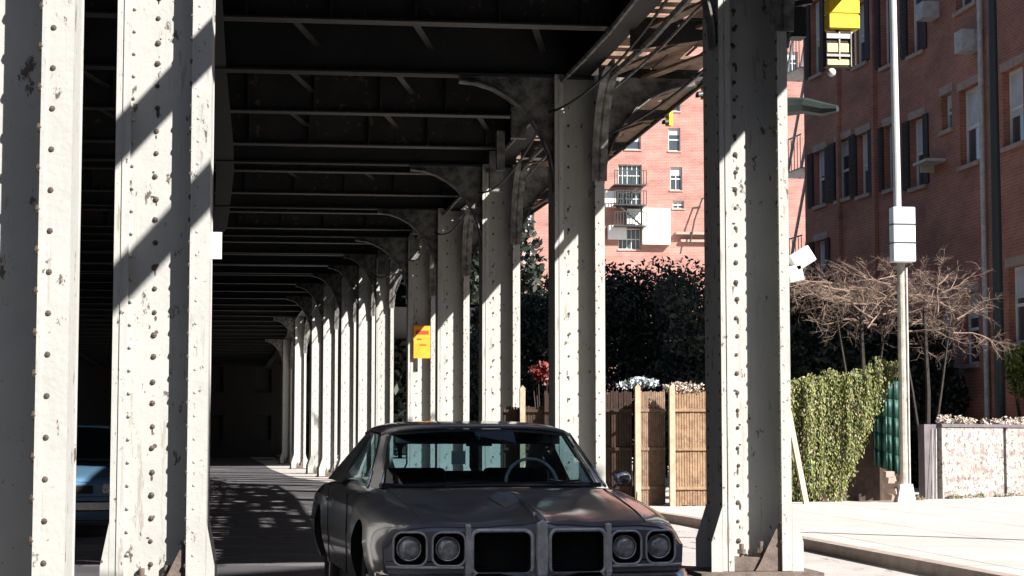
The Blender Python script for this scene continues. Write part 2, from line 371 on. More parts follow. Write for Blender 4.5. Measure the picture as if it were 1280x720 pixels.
LB = ['third steel column of the kerb row, behind the middle of the car roof, pale with dark rivets',
      'thin looking steel column just right of the column with the orange sign',
      'steel column behind the car that has the orange sign fixed on it',
      'steel column just left of the column with the orange sign',
      'second steel column to the left of the orange sign column',
      'broad sunlit steel column above the left edge of the car roof',
      'sunlit steel column with speckled top left of the broad sunlit one',
      'leftmost sunlit steel column of the far row, at the end of the bright kerb',
      'shaded bluish steel column directly left of the last sunlit column',
      'farthest steel column of the row, shaded and narrow']
for i, lb in enumerate(LB):
    c = copy_tree(lowc); x, y = ROW[i+2]; c.location = (x, y, 0); c['label'] = lb
    if i+2 >= 5: c.scale = (.68, .68, 1)
    c.rotation_euler.z = 0 if i < 4 else R(8)

# ------------------------------------------------------------------ elevated deck
dk = empty('elevated_railway', 'dark steel elevated railway deck roofing the street on rows of columns', 'elevated railway')
Y0 = 13.5; YE = 140
ys = [Y0+.0+3.4*i for i in range(int((YE-Y0)/3.4)+1)]
OL = -13.4
m = MB()
for a, b_ in zip(ys, ys[1:]):
    xa, xb = rowx(a), rowx(b_)
    ex = .12 if a < 84 else 9  # deck widened far off to keep sun off the street end
    parts_ = [(OL, ex)] if not (16.5 < a < 17.5) else [(OL, 2.2-xa), (3.5-xa, ex)]  # one unseen bay left open to let sun onto the blue car
    for l_, r_ in parts_:
        top = [(xa+l_, a, 7.25), (xa+r_, a, 7.25), (xb+r_, b_, 7.25), (xb+l_, b_, 7.25)]
        bot = [(p[0], p[1], 7.1) for p in top]
        m.face(top); m.face(bot[::-1])
        m.face([bot[0], bot[3], top[3], top[0]]); m.face([bot[1], top[1], top[2], bot[2]])
m.b(rowx(Y0)+OL, rowx(Y0)+.12, Y0-.02, Y0+.0, 7.1, 7.25)
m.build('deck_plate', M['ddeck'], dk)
for i, y in enumerate(ys[:-1]):
    x = rowx(y); m = MB()
    m.b(x+OL, x-.1, y-.012, y+.012, HD+.04, 7.1); m.b(x+OL, x-.1, y-.13, y+.13, HD+.02, HD+.045)
    if i < 12:
        k = x-.5
        while k > x-9.5:
            m.b(k-.01, k+.01, y-.12, y-.014, HD+.05, 7.09)
            k -= 1.05
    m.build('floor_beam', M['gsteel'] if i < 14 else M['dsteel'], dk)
    # walkway bracket outside the edge girder
    wl_ = 2.04 if y < 48 else .7
    m = MB(); m.prism([(x+.13, HD-.25), (x+.13, 6.55), (x+wl_, 6.55), (x+wl_, 6.46)], 'y', y-.015, y+.015)
    m.b(x+.13, x+wl_, y-.07, y+.07, 6.552, 6.572)
    m.build('walkway_bracket', M['gsteel'], dk)
# slanting braces between floor beams
for i in range(1, 9):
    x = rowx(ys[i]); m = MB()
    for k in range(5): m.bar((x-1.2-k*1.6, ys[i]+.05, HD+.35), (x-.5-k*1.6, ys[i+1]-.05, HD+.35), .09, .02)
    m.build('lateral_brace', M['gsteel'], dk)
# long girders on the column row and at the far side
for off, nm in ((0, 'edge_girder'), (-5.15, 'track_girder'), (-11.8, 'edge_girder')):
    m = MB()
    for a, b_ in zip(ys, ys[1:]):
        xa, xb = rowx(a)+off, rowx(b_)+off
        m.bar((xa, a-.02, 6.77), (xb, b_+.02, 6.77), .03, .66); m.bar((xa, a, HD+.015), (xb, b_, HD+.015), .34, .03)
        m.box(((xa+xb)/2, (a+b_)/2, 6.77), (.14, .02, .62)); m.box((xa, a+.05, 6.77), (.16, .02, .62))
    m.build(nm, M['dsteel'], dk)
# walkway planks with gaps
for o, pw_ in ((1.0, .21), (1.24, .225), (1.475, .225), (1.71, .225), (1.945, .225)):
    m = MB()
    for a, b_ in zip(ys, ys[1:]):
        if a > 47: break
        for k_ in range(4):
            if random.random() < .17 and a > 19:
                if len(m.bm.verts): m.build('walkway_plank', M['plank'], dk); m = MB()
                continue
            ya, yb = a+(b_-a)*k_/4, a+(b_-a)*(k_+1)/4
            m.bar((rowx(ya)+o, ya, 6.60), (rowx(yb)+o, yb+.002, 6.60), pw_, .045)
    if len(m.bm.verts): m.build('walkway_plank', M['plank'], dk)
m = MB(); y = Y0
while y < 110:
    xx = rowx(y); m.b(xx+.14, xx+.88, y, y+.26, 6.6, 6.68); y += .26+random.choice((.12, .2, .3, .42, .02, .16))
m.build('walkway_tie', M['plank'], dk)['kind'] = 'stuff'
m = MB()
for a, b_ in zip(ys, ys[1:]):
    eo = 2.08 if a < 47 else .92
    xa, xb = rowx(a)+eo, rowx(b_)+eo
    m.bar((xa, a, 6.60), (xb, b_, 6.60), .04, .15)
    m.bar((xa, a, 7.7), (xb, b_, 7.7), .05, .05); m.bar((xa, a, 7.2), (xb, b_, 7.2), .03, .03); m.bar((xa, a, 6.6), (xa, a, 7.7), .05, .05)
m.build('walkway_railing', M['dsteel'], dk)
# diagonal boards slung under the walkway
for i in range(1, 10):
    m = MB(); x = rowx(ys[i]); x2 = rowx(ys[i+1])
    m.bar((x2+.4, ys[i+1]-.2, 6.42), (x+1.1, ys[i]+.3, 6.42), .15, .04)
    m.bar((x2+1.0, ys[i+1]-.2, 6.42), (x+1.8, ys[i]+.3, 6.42), .15, .04)
    m.build('diagonal_board', M['plank'], dk)
# service pipes and sagging cables along the kerb girder
for off, z, r_ in ((-.25, 6.28, .035), (.30, 6.22, .045), (.42, 6.12, .02)):
    m = MB(); m.tube([(rowx(y)+off, y, z+.03*math.sin(y)) for y in [ROW[1][1]-9+1.7*i for i in range(44)]], r_, 6); m.build('service_pipe', M['bracket'], dk)
for (xa, ya), (xb, yb) in zip(ROW[:9], ROW[1:10]):
    for off, z, sag in ((-.42, 5.9, .32), (.44, 5.6, .22)):
        m = MB(); m.tube([(xa+(xb-xa)*t+off, ya+(yb-ya)*t, z-sag*4*t*(1-t)) for t in [k/10 for k in range(11)]], .018, 5); m.build('cable', M['blackp'], dk)
rl = random.Random(31)
for i in range(15):
    y = 29.5+i*2.3; x = rowx(y)+rl.choice((-.5, -.3, .2, .5)); m = MB(); z = rl.uniform(5.8, 6.3); w1 = rl.uniform(.06, .14); m.b(x-w1, x+w1, y-.08, y+.08, z-rl.uniform(.1, .25), HD-.001)
    m.build('gusset_box', M['bracket'], dk)
# bent cross girders
for (x, y) in ROW[:8]:
    m = MB(); m.b(x+OL+1.6, x+.3, y-.20, y-.17, HD, 7.08); m.b(x+OL+1.6, x+.3, y-.3, y-.07, HD-.03, HD)
    m.build('cross_girder', M['dsteel'], dk)
# open stringers and portal in front of the deck
m = MB(); m.b(pA.x-.6, ROW[0][0]+.3, colA.location.y-.15, colA.location.y+.15, HD+.002, HD+.3); m.build('cross_girder', M['dsteel'], dk)
m = MB(); m.b(pL.x-.5, ROW[0][0]+.5, farl.location.y-.12, farl.location.y+.12, HD+.002, HD+.25); m.build('cross_girder', M['dsteel'], dk)
for x in (1.60, 2.56):
    m = MB(); m.b(x-.09, x+.09, farl.location.y+.1, Y0+3, HD+.06, HD+.24); m.build('open_stringer', M['dsteel'], dk)

# shaded far-side row
for i, j in enumerate((1, 2, 3, 4, 6, 8, 10)):
    x, y = ROW[j]; c = copy_tree(lowc); c.location = (x-11.8, y, 0)
    c['label'] = 'unlit steel column in the dark far side row beyond the blue car'; c['group'] = 'unlit far side columns'

# ------------------------------------------------------------------ facades
def facade(root, L, H, wins, mt, th=.35, z0=0, name='wall'):
    """in root space: x along, y inward (0 = face), z up; windows (u0,u1,z0,z1)"""
    us = sorted({0, L, *[round(w_[0], 3) for w_ in wins], *[round(w_[1], 3) for w_ in wins]})
    zs = sorted({z0, H, *[round(w_[2], 3) for w_ in wins], *[round(w_[3], 3) for w_ in wins]})
    m = MB()
    def hole(u, z): return any(w_[0] < u < w_[1] and w_[2] < z < w_[3] for w_ in wins)
    for a, b_ in zip(us, us[1:]):
        for c, d in zip(zs, zs[1:]):
            if not hole((a+b_)/2, (c+d)/2): m.face([(a, 0, c), (b_, 0, c), (b_, 0, d), (a, 0, d)])
    for (a, b_, c, d) in [w_[:4] for w_ in wins]:
        a, b_, c, d = [round(v, 3) for v in (a, b_, c, d)]
        m.face([(a, 0, c), (a, 0, d), (a, th, d), (a, th, c)]); m.face([(b_, 0, c), (b_, th, c), (b_, th, d), (b_, 0, d)])
        m.face([(a, 0, c), (a, th, c), (b_, th, c), (b_, 0, c)]); m.face([(a, 0, d), (b_, 0, d), (b_, th, d), (a, th, d)])
    return m.build(name, mt, root, fix=False)
def window(root, a, b_, c, d, frame=None, style=0, lint=True, depth=.16, sill=None):
    t = .06; y = depth; m = MB(); fm = frame or M['white']
    m.b(a+.003, a+t, y, y+.07, c, d); m.b(b_-t, b_-.003, y, y+.07, c, d); m.b(a+t, b_-t, y, y+.07, c+.002, c+t); m.b(a+t, b_-t, y, y+.07, d-t, d-.002)
    mid = (c+d)/2; m.b(a+t, b_-t, y+.005, y+.065, mid-.04, mid+.03)
    if style == 1:
        m.b((a+b_)/2-.02, (a+b_)/2+.02, y+.01, y+.06, c+t, d-t)
    if style == 2:   # fire-guard bars
        n = 5
        for i in range(1, n): xx = a+(b_-a)*i/n; m.b(xx-.02, xx+.02, y+.01, y+.06, c+t, d-t)
    f = m.build('window', fm, root)
    m = MB(); m.face([(a+t, y+.04, c+t), (b_-t, y+.04, c+t), (b_-t, y+.04, d-t), (a+t, y+.04, d-t)]); m.build('pane', M['dark'] if sill else M['glassw'], f)
    if style in (0, 1):
        m = MB(); k = d-(d-c)*random.uniform(.25, .65); m.face([(a+t, y+.035, k), (b_-t, y+.035, k), (b_-t, y+.035, d-t), (a+t, y+.035, d-t)]); m.build('blind', M['blind'], f)
    m = MB(); m.b(a-.08, b_+.08, -.07, .12, c-.10, c-.003); m.build('sill', sill or M['lintel'], f)
    if lint:
        m = MB(); m.b(a-.1, b_+.1, -.02, .10, d+.003, d+.2); m.build('lintel', M['lintel'], f)
    return f

# brick apartment building on the right: two street facades meeting at x=1163 px
XB = at(1163, 550, 46).x
b1 = empty('apartment_building', 'red brick apartment building with shuttered white windows along the right side', 'building', (XB, 36.6, 0), 0)
def on_line(px, P, d):
    r_ = ray(px, 550); # solve t*r = P+u*d
    det = -r_.x*d[1]+r_.y*d[0]
    u = (r_.x*P[1]-r_.y*P[0])/(-r_.x*d[1]+r_.y*d[0])
    return u
H1 = 14.3
# facade A (right, parallel to the road), facade B (left, beyond)
def seg(P, d, L, specs, px_rng, nm, flip):
    ang = math.atan2(d[1], d[0])
    w_ = []
    for (x0, x1, y0, y1, stl) in specs:
        u0, u1 = sorted((on_line(x0, P, d), on_line(x1, P, d)))
        pm = (x0+x1)/2; uc = on_line(pm, P, d); Q = (P[0]+d[0]*uc, P[1]+d[1]*uc)
        w_.append((max(.05, u0), u1, zat(y1, Q, pm), zat(y0, Q, pm), stl))
    return w_
rootA = b1
sA = [(1184, 1197, 117, 162, 0), (1207, 1232, 108, 204, 0), (1262, 1288, 84, 180, 0), (1205, 1226, 366, 455, 0), (1264, 1286, 332, 428, 0), (1176, 1192, 374, 462, 0),
      (1205, 1231, -70, 8, 0), (1262, 1287, -110, -18, 0)]
P_A = (XB, 36.6); dA = (0, 1)
wA = seg(P_A, dA, 0, sA, 0, '', 0)
# child frame: x axis runs along facade toward -y?  build with rotation 90 deg so that local y (inward) = +x world
fa = empty('tmp', '', ''); 
del fa['label'], fa['category']
bpy.data.objects.remove(fa)
LA = 46-36.6
# local x = -world y  (rotate -90): local y = +world x (inward)
rzA = -math.pi/2
def holder(name, loc, rz):
    o = bpy.data.objects.new(name, None); C.objects.link(o); o.location = loc; o.rotation_euler.z = rz; return o
# rebuild root with the rotated frame of facade A: local x = distance from the joint (y=46) toward the camera
b1.location = (XB, 46, 0); b1.rotation_euler.z = rzA
wAl = [(LA-w_[1], LA-w_[0], w_[2], w_[3], w_[4]) for w_ in wA]
facade(b1, LA, H1, wAl, M['brick'])
for a in wAl: window(b1, *a[:4], style=a[4])
m = MB(); m.b(.02, LA, .36, 12, 0, H1-.5); m.b(-.0, LA, .36, 12, H1-.3, H1-.1); m.build('wall', M['brick'], b1)
m = MB(); m.b(-.1, LA+.1, -.35, .3, H1, H1+.5); m.build('cornice', M['lintel'], b1)
# fittings on facade A
def onA(px, py):
    u = on_line(px, P_A, dA); Q = (XB, 36.6+u); return (LA-u, zat(py, Q, px))
for (px, py, ww, hh, nm) in ((1179, 14, .55, .4, 'air_conditioner'), (1229, 52, .5, .5, 'air_conditioner')):
    u, z = onA(px, py); m = MB(); m.b(u-ww/2, u+ww/2, -.42, -.003, z-hh/2, z+hh/2)
    for k in range(5): m.b(u-ww/2+.04, u+ww/2-.04, -.43, -.422, z-hh/2+.05+k*.07, z-hh/2+.08+k*.07)
    m.build(nm, M['dirtywhite'], b1)
u, z = onA(1180, 203); m = MB(); m.b(u-.5, u+.5, -.5, -.003, z-.03, z+.03); m.b(u-.4, u-.34, -.35, -.003, z-.2, z-.031); m.build('wall_shelf', M['dirtywhite'], b1)
m = MB(); u, z = onA(1240, 120); m.cyl((u, -.1, .2), (u, -.1, H1-1), .06); m.build('drainpipe', M['dirtywhite'], b1)
# facade B
b2 = empty('apartment_building', 'older red brick building wing with narrow dark shuttered windows beyond the white box pole', 'building', (XB, 46, 0), 0)
angB = YAW-math.atan(490/F)    # angle from +Y toward +x
dB = (math.sin(angB), math.cos(angB)); P_B = (XB, 46)
LBL = on_line(1010, P_B, dB)
sB = [(1022, 1037, 188, 256, 0), (1050, 1068, 174, 248, 0), (1077, 1092, 166, 243, 0), (1111, 1123, 156, 236, 0), (1144, 1162, 147, 233, 0),
      (1020, 1033, 0, 93, 0), (1074, 1090, 4, 80, 0), (1109, 1121, -8, 82, 0), (1144, 1162, -30, 66, 0), (1022, 1036, 300, 360, 0)]
wB = seg(P_B, dB, 0, sB, 0, '', 0)
b2.location = (XB, 46, 0)
# local x runs from far end to the joint
rzB = math.atan2(-dB[1], -dB[0]); far = (XB+dB[0]*LBL, 46+dB[1]*LBL); b2.location = (far[0], far[1], 0); b2.rotation_euler.z = rzB
wBl = [(max(.1, LBL-w_[1]), LBL-w_[0]-.0, w_[2], w_[3], w_[4]) for w_ in wB]
facade(b2, LBL, H1+.3, wBl, M['brick'])
for a in wBl:
    window(b2, *a[:4], style=a[4])
    # open dark shutter next to every window
    m = MB(); ww = (a[1]-a[0])*.45; m.b(a[0]-ww-.02, a[0]-.02, -.06, -.004, a[2], a[3])
    for k in range(int((a[3]-a[2])/.12)): m.b(a[0]-ww+.03, a[0]-.07, -.075, -.062, a[2]+.06+k*.12, a[2]+.12+k*.12)
    m.build('shutter', M['shutter'], b2)
    m = MB(); m.b(a[1]+.02, a[1]+ww*.8, -.06, -.004, a[2], a[3]); m.build('shutter', M['shutter'], b2)
m = MB(); m.b(0, LBL-.02, .36, 9, 0, H1); m.build('wall', M['brick'], b2)
m = MB()
for u in (LBL*.33, LBL*.63): m.b(u-.08, u+.08, -.10, -.003, 0, H1)
m.build('pilaster', M['brick'], b2)
m = MB(); m.b(-.1, LBL+.05, -.3, .3, H1+.3, H1+.7); m.build('cornice', M['lintel'], b2)
# fire escape on its end, beside the big column
fe = []
m = MB()
for k in range(5):
    z = 3.2+k*3.0
    m.b(-2.2, -.05, -.1, 1.0, z, z+.04)
    for q in range(9): m.b(-2.2+q*.26, -2.18+q*.26, -.1, -.08, z, z+1.0)
    m.b(-2.2, -.05, -.1, -.07, z+1, z+1.04); m.bar((-2.1, .2, z), (-.3, .2, z+3), .05, .12); m.bar((-2.1, .6, z), (-.3, .6, z+3), .05, .12)
m.build('fire_escape', M['dirtywhite'], b2)

# far sunlit building behind
YF = 135
pf0, pf1 = at(560, 550, YF).x, at(1120, 550, YF).x
b3 = empty('apartment_block', 'sunlit pink brick apartment block far away behind the dark hedge and fence', 'building', (pf0, YF, 0), 0)
def fx(px): return at(px, 550, YF).x-pf0
def fz(py, px=800): return at(px, py, YF).z
sF = [(783, 803, 160, 187, 0), (838, 853, 159, 188, 0), (774, 804, 206, 233, 2), (840, 855, 208, 237, 1), (774, 803, 240, 257, 2), (843, 857, 250, 260, 1), (774, 802, 286, 312, 2),
      (655, 668, 262, 290, 1), (655, 668, 306, 330, 1), (990, 1003, 60, 88, 1), (838, 853, 108, 138, 0), (783, 803, 108, 138, 0), (700, 720, 206, 233, 1), (900, 915, 208, 237, 1), (900, 915, 159, 188, 1), (940, 955, 208, 237, 1), (940, 955, 110, 138, 1),(1030,1045,110,138,1)]
wF = [(fx(a), fx(b_), fz(d), fz(c), s) for a, b_, c, d, s in sF]
facade(b3, pf1-pf0, 36, wF, M['brickpink'])
for a in wF: window(b3, *a[:4], style=a[4], lint=False)
m = MB(); m.b(0, pf1-pf0, .36, 10, 0, 35.5); m.build('wall', M['brickpink'], b3)
m = MB(); m.b(fx(803), fx(838), -.5, -.003, fz(306), fz(261)); m.build('white_annex', M['white'], b3)
for bx in ((760, 783, 300, 283), (784, 801, 282, 262), (756, 770, 260, 240)):
    m = MB(); m.b(fx(bx[0]), fx(bx[1]), -.4, -.003, fz(bx[2]), fz(bx[3])); m.build('balcony_panel', M['white'], b3)
m = MB(); m.b(fx(845), fx(890), -.5, -.003, fz(293), fz(290)); m.b(fx(852), fx(890), -.3, -.003, fz(302), fz(299)); m.build('cornice', M['lintel'], b3)
m = MB()
for py in (233, 258, 284):
    z = fz(py); m.b(fx(766), fx(806), -1.2, -.01, z-.08, z)
    for q in range(12):
        xx = fx(766)+(fx(806)-fx(766))*q/11; m.b(xx-.025, xx+.025, -1.2, -1.15, z, z+.95)
    m.b(fx(766), fx(806), -1.2, -1.15, z+.95, z+1.0)
m.bar((fx(770), -1, fz(258)), (fx(800), -1, fz(233)), .1, .1); m.bar((fx(800), -1, fz(284)), (fx(770), -1, fz(258)), .1, .1)
m.build('fire_escape', M['poledark'], b3)
m = MB(); m.tube([(fx(862), -.6, fz(305)), (fx(868), -.6, fz(275)), (fx(878), -.6, fz(248)), (fx(887), -.6, fz(247))], .06, 6); m.build('stovepipe', M['poledark'], b3)

# dark tenements closing the left and the end of the street, in the deck's shade
def tenement(loc, rz, L, H, label, dx=14, mt=None):
    b_ = empty('tenement_building', label, 'building', loc, rz); w_ = []
    u = 1.2
    while u < L-2:
        for z in (1.2, 4.6, 8.0, 11.4):
            if z+2 < H: w_.append((u, u+1.1, z, z+1.8))
        u += 3.4
    facade(b_, L, H, w_, mt or M['brickdark'])
    for a in w_[:90]: window(b_, *a, frame=M['dsteel'], style=3, lint=False, sill=M['brickdark'])
    m = MB(); m.b(0, L, .36, dx, 0, H-.4); m.build('wall', mt or M['brickdark'], b_)
    m = MB(); m.b(-.1, L+.1, -.3, .3, H, H+.5); m.build('cornice', M['dsteel'], b_)
    return b_
# left side follows the curve (local y inward = -x world -> rz=+90: local x = +y, local y = -x)
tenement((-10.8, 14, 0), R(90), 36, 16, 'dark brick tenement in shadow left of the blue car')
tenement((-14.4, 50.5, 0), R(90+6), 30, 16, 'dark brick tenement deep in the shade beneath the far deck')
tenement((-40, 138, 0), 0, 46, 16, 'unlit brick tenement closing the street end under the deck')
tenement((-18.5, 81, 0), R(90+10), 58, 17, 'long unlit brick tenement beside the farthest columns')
# unseen stepped building, added behind the camera to shade the car
def QU(q, u): return (math.cos(SA)*q-math.sin(SA)*u, math.sin(SA)*q+math.cos(SA)*u)
bb = empty('shade_building', 'unseen brown brick building added behind the camera to shade the car', 'building', (*QU(6.6, -20), 0), SA)
for (q0, q1, h) in ((0, 3.2, 8.25+.777*20), (3.21, 7.7, 10.3+.777*20)):
    m = MB(); m.b(q0, q1, -10, 0, 0, h); m.build('wall', M['brickbeh'], bb)
for i in range(3):
    for k in range(6):
        z = 1.5+k*3.4; u = .8+i*2.4
        m = MB(); m.b(u, u+1.1, .003, .06, z, z+1.8); f = m.build('window', M['white'], bb)
        m = MB(); m.b(u+.08, u+1.02, .061, .07, z+.08, z+1.72); m.build('pane', M['glassw'], f)

for (q0, q1, h, lb) in ((-45, 6.3, 4.6+15.5, 'unseen long brown brick block added behind the camera to cut sky light'), (14.6, 45, 4.9+15.5, 'unseen brick block added behind the camera on the pavement side to cut sky light')):  # unseen blocks added to hold sky light off the shaded faces
    r_ = empty('sky_block_building', lb, 'building', (*QU(q0, -20.3), 0), SA); L = q1-q0
    m = MB(); m.b(0, L, -10, 0, 0, h); m.build('wall', M['brickbeh'], r_)
    for i in range(int(L/5)):
        for k in range(5):
            z = 1.5+k*3.6; u = 1+i*5
            m = MB(); m.b(u, u+1.3, .003, .06, z, z+1.9); f = m.build('window', M['white'], r_)
            m = MB(); m.b(u+.08, u+1.22, .061, .07, z+.08, z+1.82); m.build('pane', M['glassw'], f)
r_ = empty('tenement_building', 'unseen dark brick block added beside the camera on the left to cut sky light', 'building', (-13, 13.4, 0)); m = MB(); m.b(-12, 0, -30, 0, 0, 19); m.build('wall', M['brickdark'], r_)  # unseen, added on the left to block open sky
m = MB(); m.b(-12.2, .3, -30, .0, 19.01, 19.5); m.build('cornice', M['dsteel'], r_)

# ------------------------------------------------------------------ vegetation
def leafcloud(mb, c, rad, n, size, bias=.0, flat=1.0, rng=random, droop=0):
    for _ in range(n):
        while True:
            p = Vector((rng.uniform(-1, 1), rng.uniform(-1, 1), rng.uniform(-1, 1)))
            if p.length < 1 and p.length > bias: break
        q = Vector((c[0]+p.x*rad[0], c[1]+p.y*rad[1], c[2]+p.z*rad[2]))
        s = size*rng.uniform(.5, 1.4); a = Vector((rng.gauss(0, 1), rng.gauss(0, 1), rng.gauss(0, 1)-droop)).normalized()
        b_ = a.cross(Vector((rng.gauss(0, 1), rng.gauss(0, 1), rng.gauss(0, 1)))).normalized()
        mb.face([q-a*s, q+b_*s*.45, q+a*s, q-b_*s*.45])
def evergreen(label, x, y, h, wd, seed, group=None, mt='evergreen', n=13, ls=.085, cat='tree'):
    rng = random.Random(seed)
    root = empty('evergreen_tree' if cat == 'tree' else 'garden_shrub', label, cat, (x, y, 0), 0, group)
    m = MB(); m.tube([(0, 0, 0), (.06, 0, h*.35), (-.05, .05, h*.8)], [.14, .1, .03], 7)
    for k in range(5):
        a = k*1.3; m.tube([(0, 0, h*(.3+.1*k)), (math.cos(a)*wd*.3, math.sin(a)*wd*.3, h*(.45+.1*k))], [.05, .015], 5)
    m.build('trunk', M['bark'], root)
    m = MB()
    for k in range(n*3):
        a = rng.uniform(0, 6.28); rr = rng.uniform(0, .8)*wd; z = rng.uniform(.08, .88)*h
        sc = 1-.12*max(0, z/h-.5)
        leafcloud(m, (math.cos(a)*rr*sc, math.sin(a)*rr*sc*.7, z), (wd*.38, wd*.34, h*.12), 420, ls, .2, rng=rng)
    m.build('crown', M[mt], root, fix=False)
    return root
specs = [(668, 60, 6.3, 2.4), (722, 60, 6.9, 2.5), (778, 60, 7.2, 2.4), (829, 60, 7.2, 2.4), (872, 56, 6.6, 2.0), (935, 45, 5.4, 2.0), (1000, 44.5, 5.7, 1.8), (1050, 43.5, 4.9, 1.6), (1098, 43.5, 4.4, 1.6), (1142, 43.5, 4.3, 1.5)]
labs = ['dark evergreen behind the second column of the kerb row', 'dark evergreen showing just right of the third column of the kerb row', 'dark evergreen above the fence panel coloured dark for shade', 'dark evergreen above the brown bamboo fence panel',
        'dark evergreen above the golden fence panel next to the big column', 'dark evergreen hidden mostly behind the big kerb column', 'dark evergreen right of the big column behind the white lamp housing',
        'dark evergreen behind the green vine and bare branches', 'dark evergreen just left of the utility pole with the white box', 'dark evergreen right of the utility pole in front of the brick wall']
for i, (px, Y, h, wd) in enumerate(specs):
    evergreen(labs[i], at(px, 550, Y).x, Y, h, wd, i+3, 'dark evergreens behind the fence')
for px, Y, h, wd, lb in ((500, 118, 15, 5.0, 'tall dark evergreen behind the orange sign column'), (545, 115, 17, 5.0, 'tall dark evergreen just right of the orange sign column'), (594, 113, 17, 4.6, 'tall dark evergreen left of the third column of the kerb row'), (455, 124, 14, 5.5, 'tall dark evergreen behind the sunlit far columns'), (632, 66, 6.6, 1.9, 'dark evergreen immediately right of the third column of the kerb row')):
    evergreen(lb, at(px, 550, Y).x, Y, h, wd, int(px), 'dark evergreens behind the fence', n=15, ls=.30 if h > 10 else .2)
def shrub(name, label, cat, px, pyb, Y, rad, n, ls, mt, z=None, droop=0):
    p = at(px, pyb, Y); root = empty(name, label, cat, (p.x, p.y, .12))
    m = MB(); zc = p.z-.12
    for k in range(6): a = k*1.05; m.tube([(0, 0, 0), (math.cos(a)*rad[0]*.3, math.sin(a)*rad[1]*.3, zc*.6), (math.cos(a)*rad[0]*.6, math.sin(a)*rad[1]*.6, zc)], [.03, .02, .008], 5)
    m.build('stem', M['bark'], root)
    m = MB(); rng = random.Random(px)
    for k in range(7):
        leafcloud(m, (rng.uniform(-.6, .6)*rad[0], rng.uniform(-.5, .5)*rad[1], zc+rng.uniform(-.5, .5)*rad[2]), (rad[0]*.5, rad[1]*.5, rad[2]*.5), n//7, ls, .1, rng=rng)
    m.build('foliage', M[mt], root, fix=False); return root
shrub('garden_shrub', 'bright green bush at the right edge above the white wall', 'shrub', 1282, 464, 40, (.55, .5, .65), 1600, .06, 'bush')
shrub('flowering_shrub', 'red flowering shrub between the second and third kerb columns', 'shrub', 677, 468, 33.5, (.28, .3, .22), 500, .05, 'redleaf')
shrub('flowering_shrub', 'small shrub with pale blossom topping the fence panel coloured dark for shade', 'shrub', 790, 478, 33.2, (.5, .3, .13), 420, .045, 'whiteflower')

# bare tan shrub by the pole
def branch(mb, p, d, L, r, depth, rng):
    pts = [p]; q = p.copy(); dd = d.copy()
    for i in range(3):
        dd = (dd+Vector((rng.gauss(0, .22), rng.gauss(0, .22), rng.gauss(0, .16)))).normalized(); q = q+dd*L/3; pts.append(q.copy())
    mb.tube(pts, [r, r*.85, r*.7, r*.5], 5 if depth > 2 else 3)
    if depth:
        for k in range(rng.choice((3, 4, 4))):
            i = rng.choice((1, 2, 3)); nd = (dd+Vector((rng.gauss(0, .75), rng.gauss(0, .6), rng.gauss(0, .55)))).normalized()
            branch(mb, pts[i], nd, L*rng.uniform(.55, .8), r*.55, depth-1, rng)
for px, Y, zt, seed, lb, nd in ((1078, 37, 4.6, 5, 'leafless tan bush tangled left of the pole with the white box', 5), (1158, 36.6, 4.4, 11, 'leafless tan bush arching right of the pole with the white box', 5)):
    zt += .75; p = at(px, 550, Y); root = empty('bare_bush', lb, 'bush', (p.x, Y, .1)); rng = random.Random(seed); m = MB()
    m.tube([(0, 0, 0), (.05, 0, zt*.4), (0, 0, zt*.72)], [.06, .05, .03], 6); m.tube([(0, 0, .1), (.35, .1, zt*.4), (.55, 0, zt*.7)], [.04, .03, .015], 5); m.tube([(0, 0, .1), (-.3, -.1, zt*.4), (-.5, 0, zt*.68)], [.04, .03, .015], 5)
    m.build('trunk', M['bark'], root); m = MB()
    for k in range(15 if px < 1100 else 11):
        a = rng.uniform(-1, 1)*1.9+(-.25 if px < 1100 else .35); branch(m, Vector((rng.uniform(-.6, .6), rng.uniform(-.3, .3), zt*rng.uniform(.62, .80))), Vector((math.sin(a), rng.uniform(-.5, .5), .1+.25*math.cos(a))).normalized(), .70 if px < 1100 else .56, .022, nd-1, rng)
    m.build('branches', M['twig'], root)

# ------------------------------------------------------------------ fence, vine, wall
FY = 31.6
def fpt(px, Y=FY): p = at(px, 550, Y); return (p.x, p.y)
fz0 = .12; FT = at(840, 489, FY).z
fen = empty('garden_fence', 'bamboo screen fence with pale posts between the car and the big column', 'fence', (0, 0, 0))
def panel(x0, x1, y0, y1, top, mt, slat=.045):
    m = MB(); L = math.hypot(x1-x0, y1-y0); a = math.atan2(y1-y0, x1-x0); n = int(L/slat); rng = random.Random(int(x0*99))
    for i in range(n):
        t = (i+.5)/n; m.box((x0+(x1-x0)*t, y0+(y1-y0)*t+rng.uniform(-.006, .006), (fz0+top)/2+rng.uniform(-.02, .02)), (slat*.82, .02, top-fz0), a)
    for zz in (.3, .95, 1.6): m.box(((x0+x1)/2, (y0+y1)/2-.03, fz0+zz), (L, .02, .05), a)
    m.box(((x0+x1)/2, (y0+y1)/2+.05, (fz0+top)/2), (L, .02, top-fz0-.1), a)
    return m.build('fence_panel', mt, fen)
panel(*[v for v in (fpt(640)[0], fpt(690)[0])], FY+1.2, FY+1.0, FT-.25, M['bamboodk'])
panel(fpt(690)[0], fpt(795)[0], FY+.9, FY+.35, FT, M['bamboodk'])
panel(fpt(799)[0], fpt(838)[0], FY+.1, FY+.45, FT, mat('brown_bamboo_screen', (.22, .14, .09), .8, col2=(.11, .07, .045), scale=9, spots=[(40, .6, (.10, .06, .04), (1, 1, .12))]))
panel(fpt(842)[0], fpt(990)[0], FY, FY+.1, FT, M['bamboo'])
